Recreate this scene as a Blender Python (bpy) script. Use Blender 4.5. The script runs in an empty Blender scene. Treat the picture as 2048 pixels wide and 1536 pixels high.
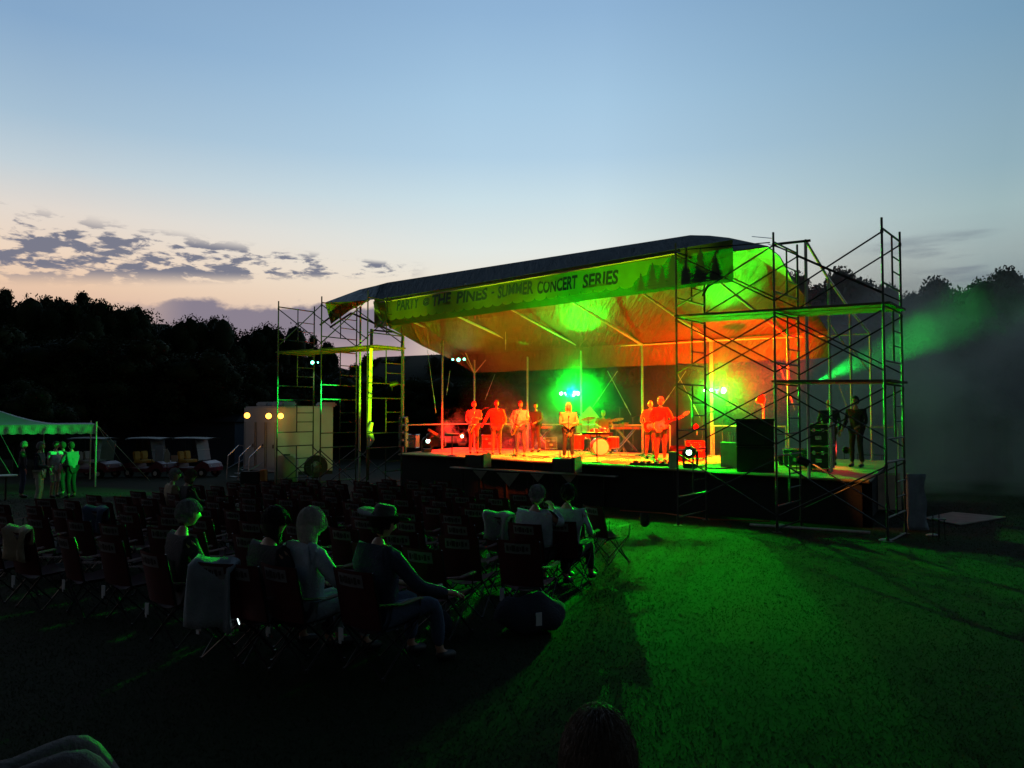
import bpy, bmesh, math, random
import numpy as np
from mathutils import Vector, Matrix
random.seed(7); rng = np.random.default_rng(7)
S = bpy.context.scene
COL = S.collection
R = math.radians

# ------------------------------------------------------------------ camera
F_PX, H_CAM, PITCH = 1541.0, 2.05, math.atan(61/1541.0)
cam = bpy.data.cameras.new('camera'); cam.sensor_width = 36; cam.lens = 36*F_PX/2048
cam.clip_start = .05; cam.clip_end = 3000
co = bpy.data.objects.new('camera', cam); COL.objects.link(co)
co.location = (0, 0, H_CAM); co.rotation_euler = (math.pi/2+PITCH, 0, 0)
S.camera = co

# ------------------------------------------------------------------ colour / render
S.view_settings.view_transform = 'Standard'
S.view_settings.look = 'None'
S.view_settings.exposure = 0
S.view_settings.gamma = 1
S.render.engine = 'CYCLES'
C = S.cycles
C.use_denoising = True
try: C.denoiser = 'OPENIMAGEDENOISE'
except Exception: pass
C.max_bounces = 4; C.diffuse_bounces = 2; C.glossy_bounces = 2; C.transmission_bounces = 4
C.volume_bounces = 0; C.transparent_max_bounces = 12
C.sample_clamp_indirect = 4; C.sample_clamp_direct = 0
C.volume_step_rate = 1.0; C.volume_max_steps = 96
C.caustics_reflective = False; C.caustics_refractive = False
C.use_light_tree = True

def lin(r, g, b):
    f = lambda c: (c/255/12.92) if c/255 <= .04045 else ((c/255+.055)/1.055)**2.4
    return (f(r), f(g), f(b), 1)

# ------------------------------------------------------------------ world: dusk sky with low clouds on the left
W = bpy.data.worlds.new('World'); S.world = W; W.use_nodes = True
nt = W.node_tree; nt.nodes.clear()
def N(nt, t, **k):
    n = nt.nodes.new(t)
    for a, v in k.items(): setattr(n, a, v)
    return n
def M_(nt, op, a, b=None, c=None, clamp=False):
    n = nt.nodes.new('ShaderNodeMath'); n.operation = op; n.use_clamp = clamp
    for i, v in enumerate((a, b, c)):
        if v is None: continue
        if isinstance(v, (int, float)): n.inputs[i].default_value = v
        else: nt.links.new(v, n.inputs[i])
    return n.outputs[0]
def ramp(nt, fac, stops, interp='LINEAR'):
    n = nt.nodes.new('ShaderNodeValToRGB'); n.color_ramp.interpolation = interp
    e = n.color_ramp.elements
    while len(e) > 1: e.remove(e[-1])
    e[0].position = stops[0][0]; e[0].color = stops[0][1]
    for p, c in stops[1:]:
        x = e.new(p); x.color = c
    nt.links.new(fac, n.inputs[0]); return n.outputs[0]
def mixc(nt, fac, a, b, blend='MIX'):
    n = nt.nodes.new('ShaderNodeMix'); n.data_type = 'RGBA'; n.blend_type = blend
    for i, v in ((0, fac), (6, a), (7, b)):
        if isinstance(v, (int, float)): n.inputs[i].default_value = v
        elif isinstance(v, tuple): n.inputs[i].default_value = v
        else: nt.links.new(v, n.inputs[i])
    return n.outputs[2]
tc = N(nt, 'ShaderNodeTexCoord'); sep = N(nt, 'ShaderNodeSeparateXYZ')
nt.links.new(tc.outputs['Generated'], sep.inputs[0])
X_, Y_, Z_ = sep.outputs
el = M_(nt, 'MULTIPLY', Z_, 1.0, clamp=True)
warm = ramp(nt, el, [(0, lin(178,150,160)), (.07, lin(204,168,162)), (.115, lin(222,184,162)), (.145, lin(234,200,172)), (.18, lin(238,214,192)), (.225, lin(226,217,208)),
                     (.27, lin(194,208,216)), (.32, lin(166,192,212)), (.41, lin(134,168,202)), (1, lin(44,70,112))])
midc = ramp(nt, el, [(0, lin(206,190,180)), (.1, lin(228,206,190)), (.16, lin(238,228,210)), (.21, lin(226,232,228)), (.27, lin(202,223,231)),
                     (.32, lin(178,208,229)), (.38, lin(166,200,226)), (.47, lin(144,180,214)), (1, lin(46,76,134))])
cool = ramp(nt, el, [(0, lin(120,130,136)), (.13, lin(146,160,162)), (.18, lin(160,176,176)), (.225, lin(160,184,187)), (.27, lin(146,176,188)), (.32, lin(138,170,188)),
                     (.41, lin(118,156,184)), (1, lin(36,62,110))])
fl = M_(nt, 'MULTIPLY_ADD', X_, -2.3, -.12, clamp=True)
fr = M_(nt, 'MULTIPLY_ADD', X_, 2.4, -.25, clamp=True)
sky = mixc(nt, fl, midc, warm); sky = mixc(nt, fr, sky, cool)
# clouds: project direction on a flat layer
inv = M_(nt, 'DIVIDE', 1.0, M_(nt, 'MAXIMUM', Z_, .02))
cmb = N(nt, 'ShaderNodeCombineXYZ')
nt.links.new(M_(nt, 'MULTIPLY', X_, inv), cmb.inputs[0]); nt.links.new(M_(nt, 'MULTIPLY', Y_, inv), cmb.inputs[1])
def noise(nt, vec, scale, detail=6, rough=.55, dist=0):
    n = N(nt, 'ShaderNodeTexNoise'); n.inputs['Scale'].default_value = scale; n.inputs['Detail'].default_value = detail
    n.inputs['Roughness'].default_value = rough; n.inputs['Distortion'].default_value = dist
    if vec is not None: nt.links.new(vec, n.inputs['Vector'])
    return n.outputs[0]
def sstep(nt, v, lo, hi):
    n = N(nt, 'ShaderNodeMapRange'); n.interpolation_type = 'SMOOTHSTEP'
    n.inputs[1].default_value = lo; n.inputs[2].default_value = hi
    nt.links.new(v, n.inputs[0]); return n.outputs[0]
vc = N(nt, 'ShaderNodeMapping'); vc.inputs['Scale'].default_value = (34, 34, 104); vc.inputs['Rotation'].default_value = (0, .06, 0)
nt.links.new(tc.outputs['Generated'], vc.inputs[0]); n1 = noise(nt, vc.outputs[0], 1.0, 7, .58, .25)
n2 = noise(nt, cmb.outputs[0], .42, 3, .5)
nn = M_(nt, 'ADD', n1, M_(nt, 'MULTIPLY', M_(nt, 'SUBTRACT', n2, .5), .5))
# band of broken cloud: centre elevation falls to the right
dist = M_(nt, 'ABSOLUTE', M_(nt, 'SUBTRACT', Z_, .184))
wdt = M_(nt, 'MAXIMUM', M_(nt, 'MULTIPLY_ADD', X_, -.085, -.004), .010)
band = M_(nt, 'SUBTRACT', 1.0, sstep(nt, M_(nt, 'DIVIDE', dist, wdt), .45, 1.15))
leftm = M_(nt, 'SUBTRACT', 1.0, sstep(nt, X_, -.17, -.10))
m1 = M_(nt, 'MULTIPLY', M_(nt, 'MULTIPLY', sstep(nt, nn, .445, .56), band), leftm)
sky = mixc(nt, M_(nt, 'MULTIPLY', m1, .92), sky, lin(104,110,132))
# low cloud bank along the treeline
vb = N(nt, 'ShaderNodeMapping'); vb.inputs['Scale'].default_value = (14, 14, 26)
nt.links.new(tc.outputs['Generated'], vb.inputs[0])
n3 = noise(nt, vb.outputs[0], 1.0, 5, .6)
top = M_(nt, 'MULTIPLY_ADD', n3, .055, .108)
m2 = M_(nt, 'SUBTRACT', 1.0, sstep(nt, M_(nt, 'SUBTRACT', Z_, top), -.006, .004))
lm2 = M_(nt, 'MULTIPLY', sstep(nt, X_, -.48, -.38), M_(nt, 'SUBTRACT', 1.0, sstep(nt, X_, -.16, -.08)))
low = ramp(nt, el, [(0, lin(190,160,160)), (.07, lin(184,158,162)), (.105, lin(132,124,140)), (.2, lin(124,120,140))])
sky = mixc(nt, M_(nt, 'MULTIPLY', M_(nt, 'MULTIPLY', m2, lm2), .95), sky, low)
# thin grey streaks on the right
vs = N(nt, 'ShaderNodeMapping'); vs.inputs['Scale'].default_value = (5, 5, 38)
nt.links.new(tc.outputs['Generated'], vs.inputs[0])
n4 = noise(nt, vs.outputs[0], 1.0, 5, .55)
b4 = M_(nt, 'SUBTRACT', 1.0, sstep(nt, M_(nt, 'ABSOLUTE', M_(nt, 'SUBTRACT', Z_, .17)), .01, .05))
r4 = sstep(nt, X_, .34, .46)
sky = mixc(nt, M_(nt, 'MULTIPLY', M_(nt, 'MULTIPLY', M_(nt, 'MULTIPLY', sstep(nt, n4, .54, .72), b4), r4), .75), sky, lin(112,122,136))
sky = mixc(nt, sstep(nt, M_(nt, 'MULTIPLY', Z_, -1), 0, .02), sky, lin(12,16,14))
# after sunset the zenith and the sky behind the viewer are much darker than the western glow
fz = M_(nt, 'SUBTRACT', 1.0, M_(nt, 'MULTIPLY', sstep(nt, Z_, .50, .75), .80))
fb = M_(nt, 'MULTIPLY_ADD', sstep(nt, Y_, -.15, .45), .90, .10)
sky = mixc(nt, 1.0, sky, M_(nt, 'MULTIPLY', fz, fb), 'MULTIPLY')
bg = N(nt, 'ShaderNodeBackground'); nt.links.new(sky, bg.inputs[0]); bg.inputs[1].default_value = 1.0
wo = N(nt, 'ShaderNodeOutputWorld'); nt.links.new(bg.outputs[0], wo.inputs[0])

# ------------------------------------------------------------------ picture <-> place
def at(px, py, Y):
    tx, ty = (px-1024)/F_PX, (768-py)/F_PX
    d = Vector((tx, math.cos(PITCH)-ty*math.sin(PITCH), math.sin(PITCH)+ty*math.cos(PITCH)))
    return Vector((0, 0, H_CAM)) + d*(Y/d.y)
def gz(x, y): return -0.031*min(max(y-7, 0), 47) if y > 7 else 0.0
def on_ground(px, py, up=0.0):
    Y = 10.0
    for _ in range(60):
        p = at(px, py, Y); h = gz(p.x, p.y)+up
        tgt = (H_CAM-h)/(H_CAM-p.z)*Y if p.z < H_CAM-1e-4 else Y
        Y = Y*.5+min(tgt, 200)*.5
    p = at(px, py, Y); return Vector((p.x, p.y, gz(p.x, p.y)))
def px_of(p):
    d = Vector(p)-Vector((0, 0, H_CAM))
    f = d.y*math.cos(PITCH)+d.z*math.sin(PITCH); u = -d.y*math.sin(PITCH)+d.z*math.cos(PITCH)
    return 1024+F_PX*d.x/f, 768-F_PX*u/f

# ------------------------------------------------------------------ materials
MATS = {}
def mat(name, col, rough=.7, metal=0., var=.15, scale=6., bump=0., bscale=40., emit=None, es=0., spec=.4, alpha=1., sheen=0., trans=0., coords='Object', anis=None):
    if name in MATS: return MATS[name]
    m = bpy.data.materials.new(name); m.use_nodes = True; t = m.node_tree
    b = t.nodes['Principled BSDF']
    c = col if len(col) == 4 else (*col, 1)
    tcn = N(t, 'ShaderNodeTexCoord')
    vec = tcn.outputs[coords]
    if anis:
        mp = N(t, 'ShaderNodeMapping'); mp.inputs['Scale'].default_value = anis; t.links.new(vec, mp.inputs[0]); vec = mp.outputs[0]
    if var > 0:
        nz = noise(t, vec, scale, 5, .6)
        lo = tuple(x*(1-var) for x in c[:3])+(1,); hi = tuple(min(1, x*(1+var)) for x in c[:3])+(1,)
        t.links.new(ramp(t, nz, [(.3, lo), (.7, hi)]), b.inputs['Base Color'])
        t.links.new(M_(t, 'MULTIPLY_ADD', nz, .25, rough-.12, clamp=True), b.inputs['Roughness'])
    else:
        b.inputs['Base Color'].default_value = c; b.inputs['Roughness'].default_value = rough
    b.inputs['Metallic'].default_value = metal; b.inputs['Specular IOR Level'].default_value = spec
    if bump > 0:
        bn = N(t, 'ShaderNodeBump'); bn.inputs['Strength'].default_value = bump; bn.inputs['Distance'].default_value = .05
        t.links.new(noise(t, vec, bscale, 4, .6), bn.inputs['Height']); t.links.new(bn.outputs[0], b.inputs['Normal'])
    if emit is not None:
        b.inputs['Emission Color'].default_value = (*emit[:3], 1); b.inputs['Emission Strength'].default_value = es
    if alpha < 1: b.inputs['Alpha'].default_value = alpha
    if trans > 0: b.inputs['Transmission Weight'].default_value = trans
    MATS[name] = m; return m
steel = mat('galvanised_steel', (.42, .43, .42), .42, .7, .25, 9)
scaf = mat('scaffold_steel', (.05, .05, .047), .45, .55, .4, 7, .2, 60)
pole_m = mat('canopy_pole', (.62, .60, .56), .4, .35, .15, 8)
plank = mat('plank_wood', (.09, .07, .045), .8, 0, .35, 4, .4, 30, anis=(1, 1, 1))
black = mat('black_plastic', (.012, .012, .013), .5, 0, .2, 12)
blackcloth = mat('black_cloth', (.008, .008, .009), .9, 0, .25, 5, .3, 25)
rubber = mat('rubber', (.015, .015, .015), .85, 0, .2, 12)
chrome = mat('chrome', (.7, .7, .7), .2, 1., .05, 5)
brass = mat('brass', (.72, .48, .16), .25, 1., .1, 12)
white = mat('white_paint', (.66, .66, .63), .5, 0, .08, 3)
redcloth = mat('chair_fabric', (.065, .008, .009), .85, 0, .25, 14, .15, 200)
printm = mat('logo_band', (.16, .155, .16), .7, 0, .12, 20)
inkm = mat('logo_print', (.03, .02, .02), .7, 0, .1, 20)
frame_m = mat('chair_tube', (.03, .03, .032), .4, .5, .2, 10)
tagm = mat('white_tag', (.62, .64, .66), .6, 0, .08, 10)
skin = mat('skin', (.46, .27, .19), .55, 0, .1, 9)
skin2 = mat('skin_deep', (.23, .12, .075), .5, 0, .1, 9)

# ------------------------------------------------------------------ mesh builder
class MB:
    def __init__(s): s.v = []; s.f = []; s.sm = False; s.mi = []; s.cur = 0
    def add(s, vs, fs):
        o = len(s.v); s.v += [tuple(v) for v in vs]; s.f += [tuple(i+o for i in f) for f in fs]; s.mi += [s.cur]*len(fs); return s
    def box(s, c, d, rot=None, bev=0.):
        c = Vector(c); x, y, z = (k/2 for k in d)
        if bev > 0:
            bm = bmesh.new(); bmesh.ops.create_cube(bm, size=1)
            for v in bm.verts: v.co = Vector((v.co.x*d[0], v.co.y*d[1], v.co.z*d[2]))
            bmesh.ops.bevel(bm, geom=list(bm.edges), offset=bev, segments=2, affect='EDGES')
            vs = [v.co.copy() for v in bm.verts]; bm.verts.index_update(); fs = [[v.index for v in f.verts] for f in bm.faces]; bm.free()
        else:
            vs = [Vector((i, j, k)) for k in (-z, z) for j in (-y, y) for i in (-x, x)]
            fs = [(0, 2, 3, 1), (4, 5, 7, 6), (0, 1, 5, 4), (2, 6, 7, 3), (0, 4, 6, 2), (1, 3, 7, 5)]
        if rot is not None:
            m = rot if isinstance(rot, Matrix) else Matrix.Rotation(rot, 3, 'Z')
            vs = [m @ v for v in vs]
        return s.add([v+c for v in vs], fs)
    def tube(s, pts, r, n=6, cap=True):
        pts = [Vector(p) for p in pts]; rs = r if isinstance(r, (list, tuple)) else [r]*len(pts)
        vs = []; fs = []; up = None
        for i, p in enumerate(pts):
            d = (pts[min(i+1, len(pts)-1)]-pts[max(i-1, 0)]).normalized()
            if up is None: up = Vector((0, 0, 1)) if abs(d.z) < .9 else Vector((1, 0, 0))
            a = d.cross(up).normalized(); b = a.cross(d).normalized(); up = b
            for k in range(n):
                t = 2*math.pi*k/n; vs.append(p+(a*math.cos(t)+b*math.sin(t))*rs[i])
        for i in range(len(pts)-1):
            for k in range(n):
                k2 = (k+1) % n; fs.append((i*n+k, i*n+k2, (i+1)*n+k2, (i+1)*n+k))
        if cap: fs.append(tuple(range(n))[::-1]); fs.append(tuple((len(pts)-1)*n+k for k in range(n)))
        return s.add(vs, fs)
    def lathe(s, c, prof, n=16, axis=(0, 0, 1)):
        q = Vector((0, 0, 1)).rotation_difference(Vector(axis)); c = Vector(c); vs = []; fs = []
        for r, z in prof:
            for k in range(n):
                t = 2*math.pi*k/n; vs.append(c+q @ Vector((r*math.cos(t), r*math.sin(t), z)))
        for i in range(len(prof)-1):
            for k in range(n):
                k2 = (k+1) % n; fs.append((i*n+k, i*n+k2, (i+1)*n+k2, (i+1)*n+k))
        fs.append(tuple(range(n))[::-1]); fs.append(tuple((len(prof)-1)*n+k for k in range(n)))
        return s.add(vs, fs)
    def ball(s, c, r, n=10, sq=(1, 1, 1)):
        m = max(4, n//2+1); c = Vector(c); vs = []; fs = []
        for i in range(m+1):
            a = math.pi*i/m
            for k in range(n):
                t = 2*math.pi*k/n; vs.append(c+Vector((math.sin(a)*math.cos(t)*r*sq[0], math.sin(a)*math.sin(t)*r*sq[1], math.cos(a)*r*sq[2])))
        for i in range(m):
            for k in range(n):
                k2 = (k+1) % n; fs.append((i*n+k, (i+1)*n+k, (i+1)*n+k2, i*n+k2))
        return s.add(vs, fs)
    def prism(s, poly, h0, h1, M=None):
        n = len(poly); vs = [Vector((p[0], p[1], h0)) for p in poly]+[Vector((p[0], p[1], h1)) for p in poly]
        if M is not None: vs = [M @ v for v in vs]
        fs = [tuple(range(n))[::-1], tuple(range(n, 2*n))]+[(i, (i+1) % n, (i+1) % n+n, i+n) for i in range(n)]
        return s.add(vs, fs)
    def sheet(s, rows, thick=0.):
        rows = [[Vector(p) for p in r] for r in rows]; m = len(rows[0]); vs = [p for r in rows for p in r]
        fs = [(i*m+j, i*m+j+1, (i+1)*m+j+1, (i+1)*m+j) for i in range(len(rows)-1) for j in range(m-1)]
        return s.add(vs, fs)
    def build(s, name, mats, parent=None, smooth=False, loc=None):
        me = bpy.data.meshes.new(name); me.from_pydata(s.v, [], s.f)
        mats = mats if isinstance(mats, (list, tuple)) else [mats]
        for m in mats: me.materials.append(m)
        if len(mats) > 1: me.polygons.foreach_set('material_index', s.mi)
        if smooth: me.polygons.foreach_set('use_smooth', [True]*len(me.polygons))
        me.validate(); me.update()
        o = bpy.data.objects.new(name, me); COL.objects.link(o)
        if parent: o.parent = parent
        if loc is not None: o.location = loc
        return o
def np_mesh(name, V, Fc, mats, parent=None, mi=None):
    me = bpy.data.meshes.new(name); V = np.asarray(V, np.float32); Fc = np.asarray(Fc, np.int32)
    me.vertices.add(len(V)); me.vertices.foreach_set('co', V.ravel())
    k = Fc.shape[1]; me.loops.add(Fc.size); me.loops.foreach_set('vertex_index', Fc.ravel())
    me.polygons.add(len(Fc)); me.polygons.foreach_set('loop_start', np.arange(len(Fc), dtype=np.int32)*k)
    me.polygons.foreach_set('loop_total', np.full(len(Fc), k, np.int32))
    for m in (mats if isinstance(mats, (list, tuple)) else [mats]): me.materials.append(m)
    if mi is not None: me.polygons.foreach_set('material_index', np.asarray(mi, np.int32))
    me.update(calc_edges=True)
    o = bpy.data.objects.new(name, me); COL.objects.link(o)
    if parent: o.parent = parent
    return o
def tag(o, label=None, cat=None, group=None, kind=None):
    if label: o['label'] = label
    if cat: o['category'] = cat
    if group: o['group'] = group
    if kind: o['kind'] = kind
    return o
def thing(name, label, cat, loc=(0, 0, 0), rz=0, group=None):
    o = bpy.data.objects.new(name, None); COL.objects.link(o); o.location = loc; o.rotation_euler = (0, 0, rz)
    o.empty_display_size = .1
    return tag(o, label, cat, group)
KIDS = {}
def copy_tree(o, parent=None):
    c = o.copy(); COL.objects.link(c)
    if parent: c.parent = parent
    for ch in KIDS.get(o.name) or KIDS.setdefault(o.name, list(o.children)): copy_tree(ch, c)
    return c
ORD = ['zeroth', 'first', 'second', 'third', 'fourth', 'fifth', 'sixth', 'seventh', 'eighth', 'ninth', 'tenth', 'eleventh', 'twelfth',
       'thirteenth', 'fourteenth', 'fifteenth', 'sixteenth', 'seventeenth', 'eighteenth', 'nineteenth', 'twentieth']
def ordn(i): return ORD[i] if i < len(ORD) else '%d%s' % (i, {1: 'st', 2: 'nd', 3: 'rd'}.get(i % 10, 'th'))

# ------------------------------------------------------------------ stage lighting (fixtures are built further down; fill lamps and their housings are added)
DECK = 0.70
def deck(px, py, up=0.):
    return at(px, py, (H_CAM-DECK)*F_PX/(py-829))*1.0 if False else Vector((at(px, py, (H_CAM-DECK)*F_PX/(py-829)).x, (H_CAM-DECK)*F_PX/(py-829), DECK+up))
GREEN = (0, 1., .012); GREEN2 = (0, 1., .07); RED = (1., .004, .001); ORANGE = (1., .04, .002)
CANS = []
def spot(name, loc, tgt, col, power, size=45, blend=.5, rad=.06):
    l = bpy.data.lights.new(name, 'SPOT'); l.energy = power; l.color = col; l.spot_size = R(size); l.spot_blend = blend; l.shadow_soft_size = rad
    if name in ('truss_wash', 'roof_uplight', 'red_uplight', 'amber_uplight', 'board_fill', 'red_sidelight'): CANS.append((name, Vector(loc), Vector(tgt), col))
    o = bpy.data.objects.new(name, l); COL.objects.link(o); o.location = loc
    o.rotation_euler = (Vector(tgt)-Vector(loc)).to_track_quat('-Z', 'Y').to_euler(); return o
def point(name, loc, col, power, rad=.05):
    l = bpy.data.lights.new(name, 'POINT'); l.energy = power; l.color = col; l.shadow_soft_size = rad
    o = bpy.data.objects.new(name, l); COL.objects.link(o); o.location = loc; return o
BAR1 = at(1139, 787, 28.0); BAR2 = at(1428, 781, 25.3)
LH1 = deck(853, 905, .42); LH2 = deck(1381, 938, .42); RED1 = deck(924, 892, .42)
# green LED bars on the rear posts, shining through the band at the audience
spot('led_bar_beam', BAR1+Vector((0, -.25, 0)), (3.2, 9, 0), GREEN, 105000, 62, .5, .07)
spot('led_bar_beam', BAR2+Vector((0, -.25, 0)), (6.0, 8.0, 0), GREEN, 5000, 44, .3, .07)
spot('led_bar_wide', BAR1+Vector((0, -.28, 0)), (1.5, 22, .7), GREEN, 4800, 120, .6, .07)
spot('led_bar_wide', BAR2+Vector((0, -.28, 0)), (5.0, 19, .7), GREEN, 2600, 110, .6, .07)
for b, pw in ((BAR1, 1000), (BAR2, 620)):
    spot('led_bar_spill', b+Vector((0, -.22, -.02)), b+Vector((-.2, -1.2, -1.15)), GREEN, pw*.9, 142, .35, .1)
    point('led_bar_halo', b+Vector((0, -.3, 0)), GREEN, pw*.55, .1)
# moving heads, tower lamp and added fill lamps
TENTL = Vector((-3.75, 24.0, 3.0)); POLEL = Vector((-2.0, 19.8, .25))
spot('tent_fill', TENTL+Vector((-.15, 0, 0)), (-15.9, 26.2, .9), GREEN2, 6500, 32, .5, .05)      # added lamp lighting the tent and the people beside it
spot('pole_fill', POLEL+Vector((-.06, .12, .1)), (-4.30, 23.62, 2.85), (.36, 1., .0), 3200, 34, .5, .05)  # ground lamp added to light the lime pole
spot('trailer_fill', at(640, 727, 24.9), at(620, 880, 33.4), (.4, 1., .3), 420, 24, .6, .06)                # spot added at the tower lamp for the trailer side
spot('head_beam_and_rim_fill', LH2+Vector((-.1, -.32, .12)), (-1.6, 6.6, 1.0), GREEN, 9000, 20, .5, .05)            # extra spot added to rim the near seats
spot('head_beam_and_rim_fill', LH2+Vector((.1, -.30, .15)), LH2+Vector((1.2, -.8, -.42)), GREEN, 200, 90, .6, .04)
spot('head_beam_and_rim_fill', LH2+Vector((-.05, -.36, .12)), (.22, 2.0, 1.22), GREEN, 7000, 5, .6, .05)               # narrow spot added to rim the nearest head
# up-lights on the underside of the canopy
spot('roof_uplight', BAR1+Vector((.05, -.32, .12)), at(1168, 628, 25.0), GREEN, 3000, 30, .8, .05)
spot('roof_uplight', BAR1+Vector((-.1, -.32, .12)), at(1100, 618, 25.2), GREEN, 500, 40, 1., .05)
spot('roof_uplight', BAR2+Vector((.1, -.32, .12)), at(1462, 562, 20.6), GREEN, 2000, 24, .9, .05)
spot('roof_uplight', BAR2+Vector((.0, -.32, .12)), at(1438, 622, 22.2), GREEN, 1100, 20, .9, .05)
spot('roof_uplight', LH1+Vector((.25, -.2, .3)), at(1058, 674, 28.4), GREEN, 9000, 4.6, .1, .02)
spot('roof_uplight', deck(884, 897, .4), at(860, 672, 27.6), (.10, 1., 0), 380, 86, .9, .05)  # wide green spot added to turn the left canopy olive
spot('roof_uplight', deck(1022, 897, .4), at(1010, 680, 27.8), (.14, 1., 0), 130, 84, .9, .05)  # weaker green spot added for the middle of the canopy
BANNER_FILLS = [(Vector((-3.6, 20.8, .05)), Vector((-3.7, 23.7, 5.2)), 'leftmost'), (Vector((-.6, 18.1, .05)), Vector((-.1, 20.45, 5.2)), 'middle'), (Vector((2.6, 15.2, .05)), Vector((3.0, 17.5, 5.2)), 'rightmost')]
for p, q, _ in BANNER_FILLS: spot('banner_fill', p, q, (.52, 1., .0), 3300, 40, .9, .05)  # floods added on the grass to brighten the banner front
# red and amber wash from the front truss and the sides
spot('truss_wash', at(900, 625, 24.0), deck(960, 903, .8), RED, 30000, 44, .6, .08)
spot('truss_wash', at(1080, 600, 22.1), deck(1030, 910, .8), RED, 26000, 44, .6, .08)
spot('truss_wash', at(1185, 580, 19.9), deck(1138, 918, 1.15), (1., .11, .01), 17000, 44, .6, .08)
spot('truss_wash', at(1330, 570, 18.1), deck(1310, 921, .8), RED, 30000, 44, .6, .08)
spot('truss_wash', at(1390, 556, 17.9), deck(1400, 915, .5), RED, 5000, 34, .6, .08)
point('red_floor_light', RED1+Vector((0, -.3, .1)), (1, .12, .03), 160, .05)
spot('red_uplight', deck(1560, 930, .25), at(1500, 712, 24.0), (1, .004, .0), 24000, 54, .9, .06)
spot('red_uplight', deck(1330, 905, .25), at(1330, 720, 27), (1, .008, .0), 2600, 90, .9, .06)
spot('amber_uplight', deck(1000, 895, .3), at(1010, 700, 28), (.8, .3, .0), 160, 100, .9, .06)
spot('board_fill', Vector((6.2, 16.0, 1.0)), Vector((7.7, 15.7, .3)), (1, .3, .05), 70, 70, .9, .06)  # small orange spot added to light the pale board
spot('red_sidelight', deck(1690, 930, .4), deck(1640, 935, .5), (1, .05, .04), 160, 90, .9, .06)
# green beam drifting off to the right through the smoke
spot('smoke_beam', at(1630, 765, 23.5), at(1945, 618, 31), GREEN2, 22000, 15, 1., .05)
# yellow bulbs over the doors of the washroom trailer
TR_L = [at(495, 831, 32.4), at(538, 832, 32.0), at(562, 832, 32.2)]
for p in TR_L: point('trailer_bulb', p+Vector((-.12, -.25, 0)), (1, .38, .04), 1.7, .05)

# ------------------------------------------------------------------ smoke
def smoke_mat(name, dens, col=(.9, .9, .9), nscale=.5, lo=.45, hi=.7, floor=None, aniso=.2, step=None, base=0.):
    m = bpy.data.materials.new(name); m.use_nodes = True; t = m.node_tree; t.nodes.clear()
    v = N(t, 'ShaderNodeVolumePrincipled'); o = N(t, 'ShaderNodeOutputMaterial'); t.links.new(v.outputs[0], o.inputs[1])
    v.inputs['Color'].default_value = (*col, 1); v.inputs['Anisotropy'].default_value = aniso
    if nscale:
        g = N(t, 'ShaderNodeTexCoord')
        nz = noise(t, g.outputs['Object'], nscale, 4, .6, .3)
        d = M_(t, 'MULTIPLY', sstep(t, nz, lo, hi), dens)
        if floor:   # soft box edges, in the object's own 0..1 space
            sp = N(t, 'ShaderNodeSeparateXYZ'); t.links.new(g.outputs['Generated'], sp.inputs[0])
            for ax, (a, b, c_, e) in floor.items():
                if b > a: d = M_(t, 'MULTIPLY', d, sstep(t, sp.outputs[ax], a, b))
                if e > c_: d = M_(t, 'MULTIPLY', d, M_(t, 'SUBTRACT', 1., sstep(t, sp.outputs[ax], c_, e)))
        if base: d = M_(t, 'ADD', d, base)
        t.links.new(d, v.inputs['Density'])
    else: v.inputs['Density'].default_value = dens
    return m

# ------------------------------------------------------------------ ground
gm = bpy.data.materials.new('lawn'); gm.use_nodes = True; t = gm.node_tree; b = t.nodes['Principled BSDF']
g = N(t, 'ShaderNodeTexCoord')
na = noise(t, g.outputs['Object'], .35, 4, .6); nb = noise(t, g.outputs['Object'], 30, 5, .7); nc = noise(t, g.outputs['Object'], 2.2, 5, .6)
colr = mixc(t, sstep(t, na, .4, .62), (.014, .024, .007, 1), (.020, .026, .010, 1))
colr = mixc(t, sstep(t, nc, .55, .75), colr, (.026, .022, .013, 1))
colr = mixc(t, sstep(t, nb, .35, .7), mixc(t, .3, colr, (0, 0, 0, 1)), colr)
t.links.new(colr, b.inputs['Base Color']); b.inputs['Roughness'].default_value = .95; b.inputs['Specular IOR Level'].default_value = .1
bn = N(t, 'ShaderNodeBump'); bn.inputs['Strength'].default_value = .12; bn.inputs['Distance'].default_value = .02
t.links.new(M_(t, 'ADD', nb, M_(t, 'MULTIPLY', nc, .8)), bn.inputs['Height']); t.links.new(bn.outputs[0], b.inputs['Normal'])
ys = [-60, -20, 0, 7, 12, 20, 30, 42, 54, 80, 140, 300, 900, 2400]
xs = [-2400, -900, -300, -120, -50, -20, 0, 20, 50, 120, 300, 900, 2400]
MB().sheet([[(x, y, gz(x, y)) for x in xs] for y in ys]).build('ground', gm)['kind'] = 'structure'

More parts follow.
